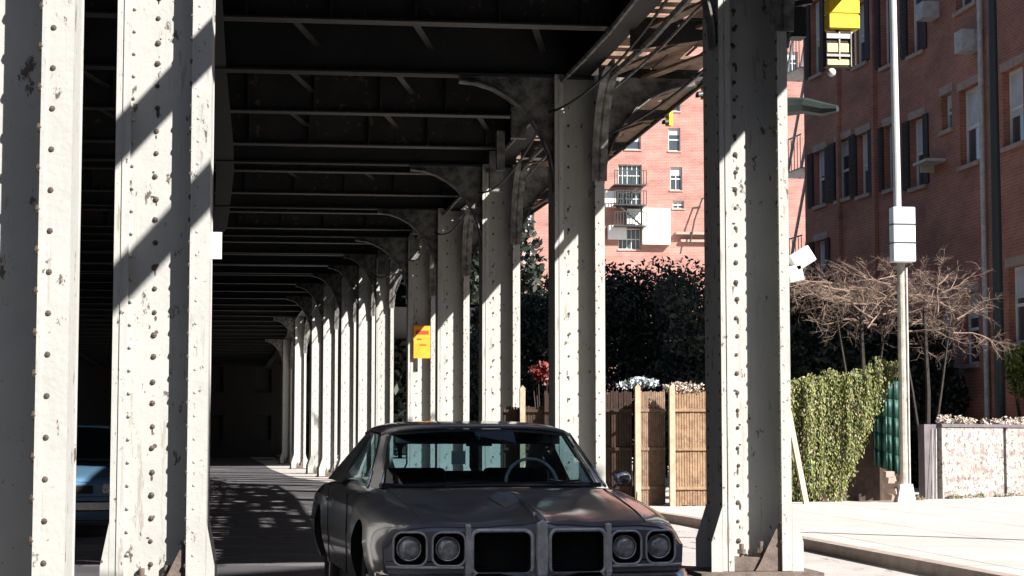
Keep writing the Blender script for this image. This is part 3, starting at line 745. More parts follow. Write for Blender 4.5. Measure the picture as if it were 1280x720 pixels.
for px, dy in ((653, 1.0), (690, .9), (797, .0), (840, -.06), (979, 0)):
    m = MB(); x, y = fpt(px, FY+dy); m.b(x-.045, x+.045, y-.05, y+.05, fz0, FT+.06); m.prism([(x-.05, FT+.06), (x+.05, FT+.06), (x, FT+.12)], 'y', y-.05, y+.05); m.build('fence_post', M['post'], fen)
# dry stuff along the fence top
m = MB(); rng = random.Random(2)
for px in (838, 845, 852, 858, 864, 872): 
    x, y = fpt(px, FY); leafcloud(m, (x, y, FT+.06), (.14, .05, .10), 60, .035, rng=rng)
o = m.build('dry_climber', M['drygrass'], None, fix=False); tag(o, 'dry pale climber tufts along the top of the bamboo fence', 'plant')
# leaning board
p0 = at(982, 497, 33); p1 = at(1008, 632, 32.4); m = MB(); m.bar(p0, p1, .10, .05); o = m.build('leaning_board', M['post']); tag(o, 'pale wooden board leaning between big column and green vine', 'board')
# dark shed wall behind vine
VY = 33.6
vx0, vx1 = fpt(984, VY)[0], fpt(1132, VY)[0]
sh = empty('garden_shed', 'dark shed wall almost hidden behind the cascading vine', 'shed', (0, 0, 0))
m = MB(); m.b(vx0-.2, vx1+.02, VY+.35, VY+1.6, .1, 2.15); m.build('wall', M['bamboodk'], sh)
m = MB(); m.b(vx0-.3, vx1+.05, VY+.2, VY+1.7, 2.16, 2.22); m.build('roof', M['dsteel'], sh)
# tarp
m = MB(); rng = random.Random(4)
n = 16
ta, tb = fpt(1092, VY)[0], fpt(1131, VY)[0]
cols = []
for i in range(n+1):
    t = i/n; x = ta+(tb-ta)*t; rip = .05*math.sin(i*2.1)+.02*math.sin(i*5)
    cols.append([(x-.55*(1-t)*0, VY-.05+rip*(.3+.7*k/5), 2.28-(1.75-.25*(1-t))*k/5) for k in range(6)])
for a, b_ in zip(cols, cols[1:]):
    for k in range(5): m.face([a[k], b_[k], b_[k+1], a[k+1]])
o = m.build('green_tarp', M['tarp'], None, smooth=True); tag(o, 'dark green tarp hanging in folds between the vine and the utility pole', 'tarp')
sol = o.modifiers.new('s', 'SOLIDIFY'); sol.thickness = .012
# vine: hanging strands
vr = empty('vine', 'yellow green vine cascading over the shed beside the utility pole', 'plant', (0, 0, 0))
m = MB(); rng = random.Random(12); ms = MB()
def top_at(px): return 478-(8 if px > 1020 else 0)+4*math.sin(px*.21)-(14 if px > 1085 else 0)+3*math.sin(px*.6)
def bot_at(px):
    if px < 1050: return 632-rng.uniform(0, 45)
    return 632-(px-1050)*2.35-rng.uniform(0, 28)  # foliage stops on a diagonal, dark shed standing in for shade below
CL = {q: rng.uniform(-.16, .16) for q in range(990, 1131, 6)}
for i in range(560):
    px = min(1131, max(988, rng.choice(range(990, 1131, 6))+rng.gauss(0, 1.3))); yt = top_at(px)-rng.uniform(-6, 5); yb = max(bot_at(px), yt+12)
    Y = VY-.1+CL[min(CL, key=lambda q: abs(q-px))]+rng.uniform(-.08, .12); a = at(px, yt, Y); b_ = at(px+rng.uniform(-5, 5), yb, Y-.05)
    L = (a-b_).length; k = int(L/.042)
    if i % 5 == 0: ms.tube([a, (a+b_)/2+Vector((rng.uniform(-.04, .04), -.05, 0)), b_], .006, 4)
    for j in range(k):
        t = j/k; q = a.lerp(b_, t)+Vector((rng.gauss(0, .03), rng.gauss(0, .035), 0))
        s = .027*rng.uniform(.5, 1.5); d1 = Vector((rng.gauss(0, .35), rng.gauss(0, .3)-.3, -1)).normalized(); d2 = d1.cross(Vector((rng.gauss(0, .5), -1, rng.gauss(0, .3)))).normalized()
        m.face([q, q+d1*s+d2*s*.4, q+d1*s*2, q+d1*s-d2*s*.4])
for px in range(992, 1130, 7):
    p = at(px, top_at(px)+4, VY); leafcloud(m, p, (.16, .2, .14), 110, .034, rng=rng)
m.build('foliage', M['vine'], vr, fix=False); ms.build('stem', M['bark'], vr)
# junk at the foot
m = MB(); rng = random.Random(9)
for i in range(9):
    px = rng.uniform(1100, 1124); p = at(px, 0, VY-.3); m.box((p.x, VY-.35+rng.uniform(-.1, .1), .16+rng.uniform(0, .5)), (.16, .12, .10), rng.uniform(0, 1), rng.uniform(-.3, .3))
o = m.build('brick_rubble', M['lintel']); tag(o, 'small heap of pale bricks below the green tarp', 'rubble')

# white wall right
wl = empty('garden_wall', 'low peeling white wall along the pavement at the right edge', 'wall', (0, 0, 0))
W0 = at(1172, 636, 35.2); W1 = (at(1300, 630, 36.9).x, 36.9); W0 = (W0.x, 34.9)
WT = at(1200, 534, 35.4).z
a = math.atan2(W1[1]-W0[1], W1[0]-W0[0]); L = math.hypot(W1[0]-W0[0], W1[1]-W0[1])
m = MB(); m.b(0, L*.62, 0, .25, .1, WT); m.b(L*.65, L*1.6, 0, .25, .1, WT)
m.build('wall_panel', M['wallw'], wl, loc=(W0[0], W0[1], 0), rz=a)
m = MB(); m.b(L*.62, L*.65, .06, .2, .1, WT-.02); m.build('joint', M['walld'], wl, loc=(W0[0], W0[1], 0), rz=a)
m = MB(); m.b(-.03, L*1.6, -.03, .28, WT+.002, WT+.06); m.build('coping', M['walld'], wl, loc=(W0[0], W0[1], 0), rz=a)
rp = fpt(1150, 34.9)
m = MB(); m.b(-.42, -.03, .10, .24, .1, WT+.05); m.build('return_wall', M['walld'], wl, loc=(W0[0], W0[1], 0), rz=a)  # shaded side face, its shade put into the darker grey
m = MB()
for k in range(2): m.bar((-.36+k*.12, -.02, .12), (-.20+k*.12, .07, WT-.03), .018, .018)
o = m.build('metal_rod', M['dirtywhite'], None, loc=(W0[0], W0[1], 0), rz=a); tag(o, 'two thin pale rods leaning on the grey wall end beside the pole', 'rod')
m = MB(); rng = random.Random(21)
for k in range(46):
    t = rng.uniform(0, 1.3)*L; q = Vector((W0[0]+math.cos(a)*t, W0[1]+math.sin(a)*t+.14, WT+.07+rng.uniform(0, .05))); leafcloud(m, q, (.13, .1, .07+.09*rng.random()), 70, .035, rng=rng)
o = m.build('dry_climber', M['drygrass'], None, fix=False); tag(o, 'dry pale growth along the coping of the white wall', 'plant')
m = MB(); rng = random.Random(22)
for k in range(30):
    t = rng.uniform(-.4, 1.3)*L; leafcloud(m, (W0[0]+math.cos(a)*t, W0[1]+math.sin(a)*t-.12, .15), (.12, .08, .05), 30, .03, rng=rng)
o = m.build('weeds', leafmat('pavement_weed', [(.30, .22, .14), (.14, .14, .06), (.42, .30, .2)]), None, fix=False); o['kind'] = 'stuff'

# ------------------------------------------------------------------ poles
pp = at(1131, 632, 33.2); up = empty('utility_pole', 'pale utility pole with a white steel box strapped halfway up', 'pole', (pp.x, 33.2, .1))
m = MB(); m.cyl((0, 0, 0), (0, 0, 4.4), .085, .075, 12); m.build('pole', M['polewood'], up, smooth=False)
m = MB(); m.cyl((-.04, 0, 4.3), (-.10, 0, 13), .07, .06, 14); m.build('mast', M['polewhite'], up)
m = MB(); m.cyl((.075, -.07, .1), (.075, -.07, 4.2), .02, seg=8); m.build('conduit', M['dirtywhite'], up)
m = MB(); m.b(-.24, .17, -.34, -.09, 4.28, 5.26); o = m.build('meter_box', M['boxwhite'], up)
bv = o.modifiers.new('b', 'BEVEL'); bv.width = .02; bv.segments = 2
for z in (4.62, 4.95): m = MB(); m.b(-.246, .176, -.346, -.085, z-.012, z+.012); m.build('strap', M['poledark'], up)
m = MB(); m.prism([(-.17, 0), (.17, 0), (.11, .34), (-.11, .34)], 'y', -.13, .13); m.build('base_collar', M['white'], up)
pp = at(1246, 300, 39); dp = empty('lamp_post', 'dark steel lamp post rising behind the white wall before the brick facade', 'lamp post', (pp.x, 39, .1))
m = MB(); m.cyl((0, 0, 0), (0, 0, 12), .12, .09, 14); m.build('pole', M['poledark'], dp, smooth=False)
m = MB(); m.cyl((0, 0, 0), (0, 0, .5), .2, .16, 14); m.build('base_collar', M['poledark'], dp)
m = MB(); m.tube([(0, 0, 11.8), (-.8, -.3, 12.6), (-2, -.8, 12.8)], .05, 8); m.build('arm', M['poledark'], dp)
# street lamp outside the frame whose shadow crosses the pavement
q0 = at(1280, 689, 20.5); lx, ly = q0.x+.691*3.2, q0.y-.723*3.2
lp = empty('street_lamp', 'grey street lamp on the pavement right of the picture', 'street lamp', (lx, ly, .12))
m = MB(); m.cyl((0, 0, 0), (0, 0, 9), .09, .05, 12); m.tube([(0, 0, 8.9), (.5, 0, 9.5), (1.6, 0, 9.7)], .04, 8); m.build('pole', M['polewhite'], lp)
m = MB(); m.sph((1.9, 0, 9.68), .35, 1, .45, .25); m.build('lamp_head', M['dirtywhite'], lp)

# ------------------------------------------------------------------ signals, signs and fittings
def signal_head(loc, label, s=1.0, rz=0, top=None, group=None):
    r_ = empty('traffic_signal', label, 'traffic signal', loc, rz, group)
    m = MB()
    for k in range(3): m.b(-.16*s, .16*s, -.09*s, .12*s, (.02+k*.34)*s, (.34+k*.34)*s)
    o = m.build('housing', M['yellow'], r_); bv = o.modifiers.new('b', 'BEVEL'); bv.width = .02*s; bv.segments = 2
    for k in range(3):
        m = MB(); z = (.18+k*.34)*s
        m.cyl((0, -.091*s, z), (0, -.10*s, z), .13*s, seg=20); f = m.build('lens', [mat('lens_%d' % k, [(.02, .10, .04), (.2, .1, .01), (.2, .015, .01)][k], .3)], r_)
        m = MB(); n = 14
        for i in range(n):
            a0, a1 = math.pi*(-.15+1.3*i/n), math.pi*(-.15+1.3*(i+1)/n)
            m.face([(math.cos(a0)*.14*s, -.09*s, z+math.sin(a0)*.14*s), (math.cos(a1)*.14*s, -.09*s, z+math.sin(a1)*.14*s), (math.cos(a1)*.135*s, -.30*s, z-.02+math.sin(a1)*.135*s), (math.cos(a0)*.135*s, -.30*s, z-.02+math.sin(a0)*.135*s)])
        o = m.build('visor', M['poledark'], r_, fix=False); o.modifiers.new('s', 'SOLIDIFY').thickness = .006
    m = MB(); m.cyl((0, 0, 1.04*s), (0, 0, top or 1.5*s), .025); m.build('hanger', M['poledark'], r_)
    return r_
SG = 'yellow traffic signals hanging by the deck edge'
p = at(836, 158, 42); signal_head((p.x, 42, p.z), 'small yellow traffic signal against the pink block, lower left of the pair', .50, R(-62), 1.4, SG)
p = at(881, 125, 30); signal_head((p.x, 30, p.z), 'yellow traffic signal tucked behind the big column under the deck edge', .46, R(-75), 1.0, SG)
# yellow signal back near the big column's right with framed pedestrian unit under it
p = at(1053, 38, 19.2)
ts = empty('traffic_signal', 'bright yellow signal box seen from the back, hanging against the brick wing', 'traffic signal', (p.x, 19.2, p.z))
m = MB()
for k in range(4): m.b(-.165, .165, -.08, .10, .005+k*.16, .15+k*.16)
m.b(-.155, .155, -.07, .09, 0, .66); o = m.build('housing', M['yellow'], ts); bv = o.modifiers.new('b', 'BEVEL'); bv.width = .008; bv.segments = 1
m = MB(); m.cyl((0, 0, .66), (0, 0, 1.6), .025); m.tube([(0, 0, 1.55), (-.9, .0, 1.6), (ROW[0][0]+.3-p.x, ROW[0][1]-19.2, 1.6)], .035, 8); m.build('hanger', M['poledark'], ts)
p2 = at(1048, 84, 19.2)
ps = empty('pedestrian_signal', 'grey framed signal unit with pale yellow bands directly below the yellow signal', 'signal', (p2.x, 19.2, p2.z))
hh = .36
m = MB(); m.b(-.14, .14, -.05, .08, 0, hh); m.b(.145, .165, -.1, .08, 0, hh); m.build('housing', M['shutter'], ps)
m = MB(); m.b(-.13, .115, -.056, -.051, .015, .07); m.b(-.13, .10, -.056, -.051, .15, .24); m.build('lens', M['paleyellow'], ps)
m = MB(); m.b(-.14, .14, -.07, -.057, .29, .34); m.b(-.14, .14, -.066, -.057, .10, .125); m.b(.115, .14, -.075, -.051, 0, hh); m.b(-.01, .005, -.065, -.057, .07, hh); m.build('frame', M['dirtywhite'], ps)
m = MB(); m.sph((-.08, -.02, -.06), .045); m.build('bulb', M['white'], ps, smooth=True)
m = MB(); m.cyl((0, .02, hh), (0, .02, p.z-p2.z-.002), .02); m.build('hanger', M['poledark'], ps)
# black bracket arm on the big column
pc = at(984, 134, 17.3); pe = at(1047, 136, 17.0)
m = MB(); m.tube([(ROW[0][0]+.33, ROW[0][1], pc.z+.02), (pc.x+.15, 17.2, pc.z), (pe.x-.1, 17.1, pe.z+.01), (pe.x, 17.0, pe.z)], [.09, .075, .065, .03], 8)
o = m.build('bracket_arm', M['poledark']); tag(o, 'black horizontal bracket arm sticking out of the big column to the right', 'bracket')
pd = at(998, 30, 17.3); m = MB(); m.b(pd.x-.09, pd.x+.05, 17.2, 17.4, pd.z-.14, pd.z+.14); m.bar((pd.x-.15, 17.3, pd.z+.17), (pd.x+.13, 17.3, pd.z+.22), .06, .05); m.b(pd.x-.2, pd.x-.091, 17.27, 17.33, pd.z-.03, pd.z+.03)
o = m.build('junction_box', M['blackp']); tag(o, 'small black box fixed to the upper right edge of the big column', 'junction box')
# white lamp housing
pw = at(999, 330, 17.3); lw = empty('flood_lamp', 'white angular lamp housing poking out from the right side of the big column', 'lamp', (pw.x, 17.3, pw.z), 0)
m = MB(); m.box((.02, 0, .05), (.21, .13, .16), 0, 0, R(-32)); m.box((-.05, -.01, -.095), (.14, .11, .15), 0, 0, R(-12)); o = m.build('housing', M['white'], lw)
bv = o.modifiers.new('b', 'BEVEL'); bv.width = .008
m = MB(); m.cyl((-.17, .02, -.06), (-.04, .0, -.04), .018); m.build('bracket', M['poledark'], lw)
# orange sign on column
p = at(527, 428, ROW[4][1]-.42); m = MB(); m.b(-.20, .22, -.006, .006, -.40, .42); o = tag(empty('street_sign', 'orange notice board with red print strapped onto a far steel column', 'sign', (p.x, p.y, p.z)), 'orange notice board with red print strapped onto a far steel column', 'sign')
m.build('board', M['orange'], o)
m = MB(); m.b(-.15, .18, -.010, -.007, .20, .30); m.b(-.12, .0, -.010, -.007, .06, .10); m.b(-.05, .12, -.010, -.007, -.08, -.05); m.build('print', M['redink'], o)
# small white plate on colA's right side
p = at(270, 307, colA.location.y-.28); m = MB(); m.b(-.043, .043, -.012, .012, -.10, .10); m.b(-.08, -.043, -.004, .004, -.012, .012)
o = m.build('wall_plate', M['paper'], None, loc=(p.x, p.y, p.z)); tag(o, 'small white rectangular plate on the right side of the tall column', 'plate')

# ------------------------------------------------------------------ cars
def bool_cut(o, cutters):
    for c in cutters:
        md = o.modifiers.new('c', 'BOOLEAN'); md.operation = 'DIFFERENCE'; md.object = c; md.solver = 'EXACT'
    dg = bpy.context.evaluated_depsgraph_get(); dg.update(); me = bpy.data.meshes.new_from_object(o.evaluated_get(dg))
    old = o.data; o.modifiers.clear(); o.data = me; me.name = old.name
    bpy.data.meshes.remove(old)
    for c in cutters: bpy.data.objects.remove(c)
def cr_interp(pts, n):
    """catmull-rom through tuples"""
    out = []; N = len(pts)
    for i in range(N-1):
        p0 = pts[max(0, i-1)]; p1 = pts[i]; p2 = pts[i+1]; p3 = pts[min(N-1, i+2)]
        for k in range(n):
            t = k/n
            out.append(tuple(.5*(2*b_+(c-a)*t+(2*a-5*b_+4*c-d)*t*t+(-a+3*b_-3*c+d)*t**3) for a, b_, c, d in zip(p0, p1, p2, p3)))
    out.append(pts[-1]); return out
def rrect(cx, cz, w_, h_, r, n=5):
    P = []
    for (sx, sz, a0) in ((1, 1, 0), (-1, 1, 90), (-1, -1, 180), (1, -1, 270)):
        for k in range(n+1):
            a = R(a0+90*k/n); P.append((cx+sx*(w_/2-r)+r*math.cos(a), cz+sz*(h_/2-r)+r*math.sin(a)))
    return P
XF = [0, .05, .11, .22, .36, .52, .68, .82, .92, .975, 1.0, .995, .975, .94, .80, .4, 0]
def car_body(stn, plan, ridge=0.0, fas_mid=.52):
    """stn: (y, w, zc, zv, zf, zbot)"""
    S = cr_interp(stn, 4); rings = []
    def ring(y, w_, zc, zv, zf, zb, sq=None):
        zz = [zc+ridge*.018*(1 if y < 1.2 else 0), zc+ridge*.010*(1 if y < 1.2 else 0), zc-.002, zc*.7+zv*.3, zv, zv+.3*(zf-zv), zf, zf-.012, zf-.05, zf-.115, .60, .50, .42, .32, zb, zb, zb]
        P = [(f*w_, z) for f, z in zip(XF, zz)]
        if sq is not None: P = [(x, fas_mid+(z-fas_mid)*sq) for x, z in P]
        full = [(x, z) for x, z in P]+[(-x, z) for x, z in P[-2:0:-1]]
        return [Vector((x, y+plan(x, y), z)) for x, z in full]
    y0, w0, zc0, zv0, zf0, zb0 = S[0]
    for sq in (.02, .35, .7, .9): rings.append(ring(y0, w0*(.985 if sq < .9 else .993), zc0, zv0, zf0, zb0, sq))
    for i in range(len(rings)-1): pass
    off = [0, 0, 0, .004]
    rings.append(ring(y0+.02, w0, zc0, zv0, zf0, zb0))
    for s_ in S[1:]: rings.append(ring(*s_))
    yl = S[-1]
    for sq in (.7, .02): rings.append(ring(yl[0]+.03, yl[1]*.98, *yl[2:], sq))
    m = MB(); V = [[m.bm.verts.new(p) for p in r_] for r_ in rings]; n = len(V[0])
    for a, b_ in zip(V, V[1:]):
        for k in range(n): m.bm.faces.new((a[k], a[(k+1) % n], b_[(k+1) % n], b_[k]))
    # end caps as strips
    for rg in (V[0], V[-1]):
        for k in range(n//2):
            q = [rg[k], rg[k+1], rg[(n-k-1) % n], rg[(n-k) % n]]; q2 = []
            for v in q:
                if v not in q2: q2.append(v)
            if len(q2) > 2: m.bm.faces.new(q2)
    return m
def tmp(m, name='tmp'): return m.build(name, M['blackp'])
def wheel(parent, x, y, r, s):
    m = MB(); prof = [(.62*r, -.085), (.80*r, -.105), (.97*r, -.09), (r, -.05), (r, .05), (.97*r, .09), (.80*r, .105), (.62*r, .085)]
    N = 36; rg = []
    for i in range(N):
        a = 2*math.pi*i/N; rg.append([m.bm.verts.new((x+p[1], y+math.cos(a)*p[0], r+math.sin(a)*p[0])) for p in prof])
    for i in range(N):
        for k in range(len(prof)-1): m.bm.faces.new((rg[i][k], rg[i][k+1], rg[(i+1) % N][k+1], rg[(i+1) % N][k]))
    t = m.build('wheel', M['tyre'], parent, smooth=True)
    m = MB(); m.cyl((x+s*.02, y, r), (x+s*.06, y, r), .62*r, .60*r, 28); m.cyl((x+s*.06, y, r), (x+s*.10, y, r), .18*r, .12*r, 16)
    for k in range(5): a = k*2*math.pi/5; m.bar((x+s*.07, y, r), (x+s*.07, y+math.cos(a)*.55*r, r+math.sin(a)*.55*r), .03, .09)
    m.build('rim', M['silver'], t)

# ---- grey muscle car
yawc = math.atan(435/F)-YAW
nose = at(674, 650, 11.12)
car = empty('parked_car', 'dark grey classic muscle car with twin split grille parked under the railway', 'car', (nose.x, nose.y, 0), yawc)
def plan(x, y):
    fo = max(0, 1-y/.9)**1.5
    return (.13*(abs(x)/.9)**2.6 - .085*math.exp(-(x/.07)**2))*fo
stn = [(0, .895, .728, .712, .715, .26), (.10, .915, .765, .742, .752, .25), (.35, .945, .80, .772, .79, .24), (.8, .965, .845, .82, .84, .24), (1.2, .97, .885, .87, .878, .24), (1.5, .972, .915, .905, .905, .24),
       (2.0, .972, .92, .915, .905, .22), (3.0, .975, .92, .915, .91, .22), (3.7, .985, .935, .93, .925, .24), (4.3, .98, .945, .935, .92, .26), (4.9, .95, .91, .90, .885, .30), (5.1, .92, .875, .865, .85, .34)]
m = car_body(stn, plan, ridge=1.0)
body = m.build('body', [M['paint'], M['blackp']])
cut = []
LX = [(-.745, .0), (-.525, 0), (.525, 0), (.745, 0)]; LZ = .592
for x, _ in LX:
    m = MB(); m.prism(rrect(x, LZ, .178, .182, .05), 'y', -.3, plan(x, 0)+.10); cut.append(tmp(m))
GP = [(-.222, .335), (.222, .335)]
def gpoly(cx, grow=0):
    w_, h_ = .325+grow, .235+grow
    return rrect(cx, .572, w_, h_, .035+grow/2)
for cx, _ in GP:
    m = MB(); m.prism(gpoly(cx), 'y', -.4, .16); cut.append(tmp(m))
for yy in (.98, 3.83):
    for s in (-1, 1):
        m = MB(); m.cyl((s*.66, yy, .34), (s*1.2, yy, .34), .395, seg=40); m.b(s*.66, s*1.2, yy-.37, yy+.37, 0, .3); o_ = tmp(m)
        # keep union simple: one cylinder only
        bpy.data.objects.remove(o_)
        m = MB(); m.cyl((s*.66, yy, .33), (s*1.2, yy, .33), .40, seg=40); cut.append(tmp(m))
bool_cut(body, cut); body.parent = car
auto_smooth(body, 32)
# lip under the arch
for x, _ in LX:
    y = plan(x, 0)
    m = MB(); m.tube([(px_, y-.012+(plan(px_, 0)-y), pz_) for px_, pz_ in rrect(x, LZ, .188, .192, .052)], .0062, 8, True); b_ = m.build('headlight_bezel', M['silver'], car, smooth=True)
    m = MB(); m.prism(rrect(x, LZ, .176, .18, .05), 'y', y+.085, y+.095)
    h = m.build('headlight', M['blackp'], car)
    m = MB(); m.tube([(x+.070*math.cos(a), y+.035, LZ+.070*math.sin(a)) for a in [2*math.pi*k/24 for k in range(24)]], .008, 6, True); m.build('retaining_ring', M['chrome'], h, smooth=True)
    m = MB(); m.sph((x, y+.055, LZ), .068, 1, .5, 1, 24, 12); m.build('lens', M['lens'], h, smooth=True)
for cx, _ in GP:
    P = gpoly(cx, .018)
    m = MB(); m.tube([(px_, plan(px_, 0)-.014, pz_) for px_, pz_ in P], .0115, 8, True); m.build('grille_surround', M['silver'], car, smooth=True)
    m = MB(); m.b(cx-.17, cx+.17, .14, .15, .45, .70)
    for k in range(12): m.b(cx-.155, cx+.155, .125, .139, .468+k*.018, .474+k*.018)
    m.build('grille', M['blackp'], car)
    s = 1 if cx > 0 else -1; xo = s*.415
    m = MB(); m.prism([(xo-.018, .44), (xo+.018, .44), (xo+.014, .735), (xo-.014, .735)], 'y', plan(xo, 0)-.03, plan(xo, 0)+.03); o = m.build('grille_end_bar', M['silver'], car)
    bv = o.modifiers.new('b', 'BEVEL'); bv.width = .008; bv.segments = 2
# centre beak
m = MB(); pts = [(-.028, .44), (.028, .44), (.034, .60), (.026, .745), (0, .765), (-.026, .745), (-.034, .60)]
m.prism(pts, 'y', -.115, .02); o = m.build('nose_beak', M['silver'], car); bv = o.modifiers.new('b', 'BEVEL'); bv.width = .012; bv.segments = 3
def ztop(x, y):
    for a, b_ in zip(stn, stn[1:]):
        if a[0] <= y <= b_[0]:
            t = (y-a[0])/(b_[0]-a[0]); w_, zc, zv, zf = [a[i]+(b_[i]-a[i])*t for i in (1, 2, 3, 4)]
            f = abs(x)/w_
            if f < .36: return zc+(zv-zc)*f/.36
            return zv+(zf-zv)*min(1, (f-.36)/.32)
    return .9
# hood ridge
m = MB(); hp = [(.0, -.10, .752), (.0, .1, .793), (0, .35, .828), (0, .7, .868)]
m.tube(hp, [.022, .022, .016, .004], 8); m.build('bonnet_ridge', M['paint'], car, smooth=True)
m = MB(); m.prism([(-.035, .0), (-.09, .06), (-.155, .9), (-.145, .9)], 'z', 0, .022)
for v in m.bm.verts: v.co.z += ztop(v.co.x, max(0, v.co.y))-.006
o = m.build('bonnet_vent', M['blackp'], car)
# bonnet shut lines
for s in (-1, 1):
    m = MB(); m.tube([(s*(.66+.05*t), .06+1.35*t+plan(.66, .06+1.35*t), ztop(.67, .06+1.35*t)+.002) for t in [k/10 for k in range(11)]], .004, 4); m.build('bonnet_gap', M['blackp'], car)
# bumper
m = MB(); bp = []
XS = [i/14*.93 for i in range(-14, 15)]
for prof in ((-.0, .30), (-.05, .315), (-.07, .37), (-.055, .435), (-.005, .455), (.05, .45), (.05, .30)):
    bp.append([m.bm.verts.new((x, plan(x, 0)*1.0+prof[0]-.02+(.10 if abs(x) > .9 else 0), prof[1])) for x in XS])
for i in range(len(bp)):
    a = bp[i]; b_ = bp[(i+1) % len(bp)]
    for k in range(len(XS)-1): m.bm.faces.new((a[k], a[k+1], b_[k+1], b_[k]))
for k in (0, -1): m.bm.faces.new([r_[k] for r_ in bp])
o = m.build('front_bumper', M['chrome'], car); auto_smooth(o, 50)
m = MB(); m.box((0, -.11, .36), (.30, .008, .12)); m.build('number_plate', M['blackp'], car)
m = MB(); m.b(-.88, .88, 5.10, 5.2, .36, .52); o = m.build('rear_bumper', M['chrome'], car)
m = MB(); m.b(-.8, .8, 5.125, 5.15, .58, .7); m.build('tail_light', M['redink'], car)
# trim strip under the headlights
for s in (-1, 1):
    m = MB(); m.tube([(s*x, plan(x, 0)-.008, .487) for x in [.44+.04*k for k in range(12)]], .009, 6); m.build('valance_trim', M['silver'], car, smooth=True)
# greenhouse
def lerp(a, b_, t): return tuple(x+(y-x)*t for x, y in zip(a, b_))
def sheet(name, edge0, edge1, bul, mt, n=12, k=6, th=.0, parent=car, smooth=True):
    """surface between two half edges mirrored: edge = (centre, corner)"""
    m = MB(); V = []
    for j in range(k+1):
        t = j/k; c = Vector(lerp(edge0[0], edge1[0], t)); q = Vector(lerp(edge0[1], edge1[1], t)); row = []
        for i in range(-n, n+1):
            s = i/n; a = abs(s); p = Vector((q.x*s, c.y+(q.y-c.y)*a**2.2, c.z+(q.z-c.z)*a**2.5)); p.z += bul*math.sin(math.pi*t)*(1-a*a*.3); row.append(m.bm.verts.new(p))
        V.append(row)
    for a, b_ in zip(V, V[1:]):
        for i in range(2*n): m.bm.faces.new((a[i], a[i+1], b_[i+1], b_[i]))
    o = m.build(name, mt, parent, smooth=smooth)
    if th: md = o.modifiers.new('s', 'SOLIDIFY'); md.thickness = th
    return o
WB = ((0, 1.36, .925), (.735, 1.70, .915)); WTp = ((0, 2.10, 1.305), (.615, 2.26, 1.275))
sheet('windscreen', WB, WTp, .012, M['carglass'])
RT0 = ((0, 2.085, 1.292), (.665, 2.27, 1.262)); RT1 = ((0, 3.30, 1.322), (.655, 3.25, 1.275))
m = MB(); V = []
for j in range(15):
    t = j/14; row = []
    for i in range(-12, 13):
        s = i/12; a = abs(s); y = (2.085+.185*a**2.2)*(1-t)+(3.34-.06*a*a)*t
        z = 1.318+.052*math.sin(math.pi*min(1, t*.55+.06))-.0-.034*a**3-.03*(a**12)+(-.012*t); row.append(m.bm.verts.new((.668*s, y, z)))
    V.append(row)
for a, b_ in zip(V, V[1:]):
    for i in range(24): m.bm.faces.new((a[i], a[i+1], b_[i+1], b_[i]))
o = m.build('roof', M['paint'], car, smooth=True); md = o.modifiers.new('s', 'SOLIDIFY'); md.thickness = .03; md.offset = -1
rzr = V if False else None
sheet('rear_window', ((0, 3.30, 1.30), (.60, 3.22, 1.265)), ((0, 4.15, .965), (.64, 3.98, .955)), .02, M['carglass'])
m = MB(); m.tube([(s_*.60, 3.30, 1.284) for s_ in (-1, -.5, 0, .5, 1)], .022, 6); m.build('headliner_rail', M['blackp'], car)
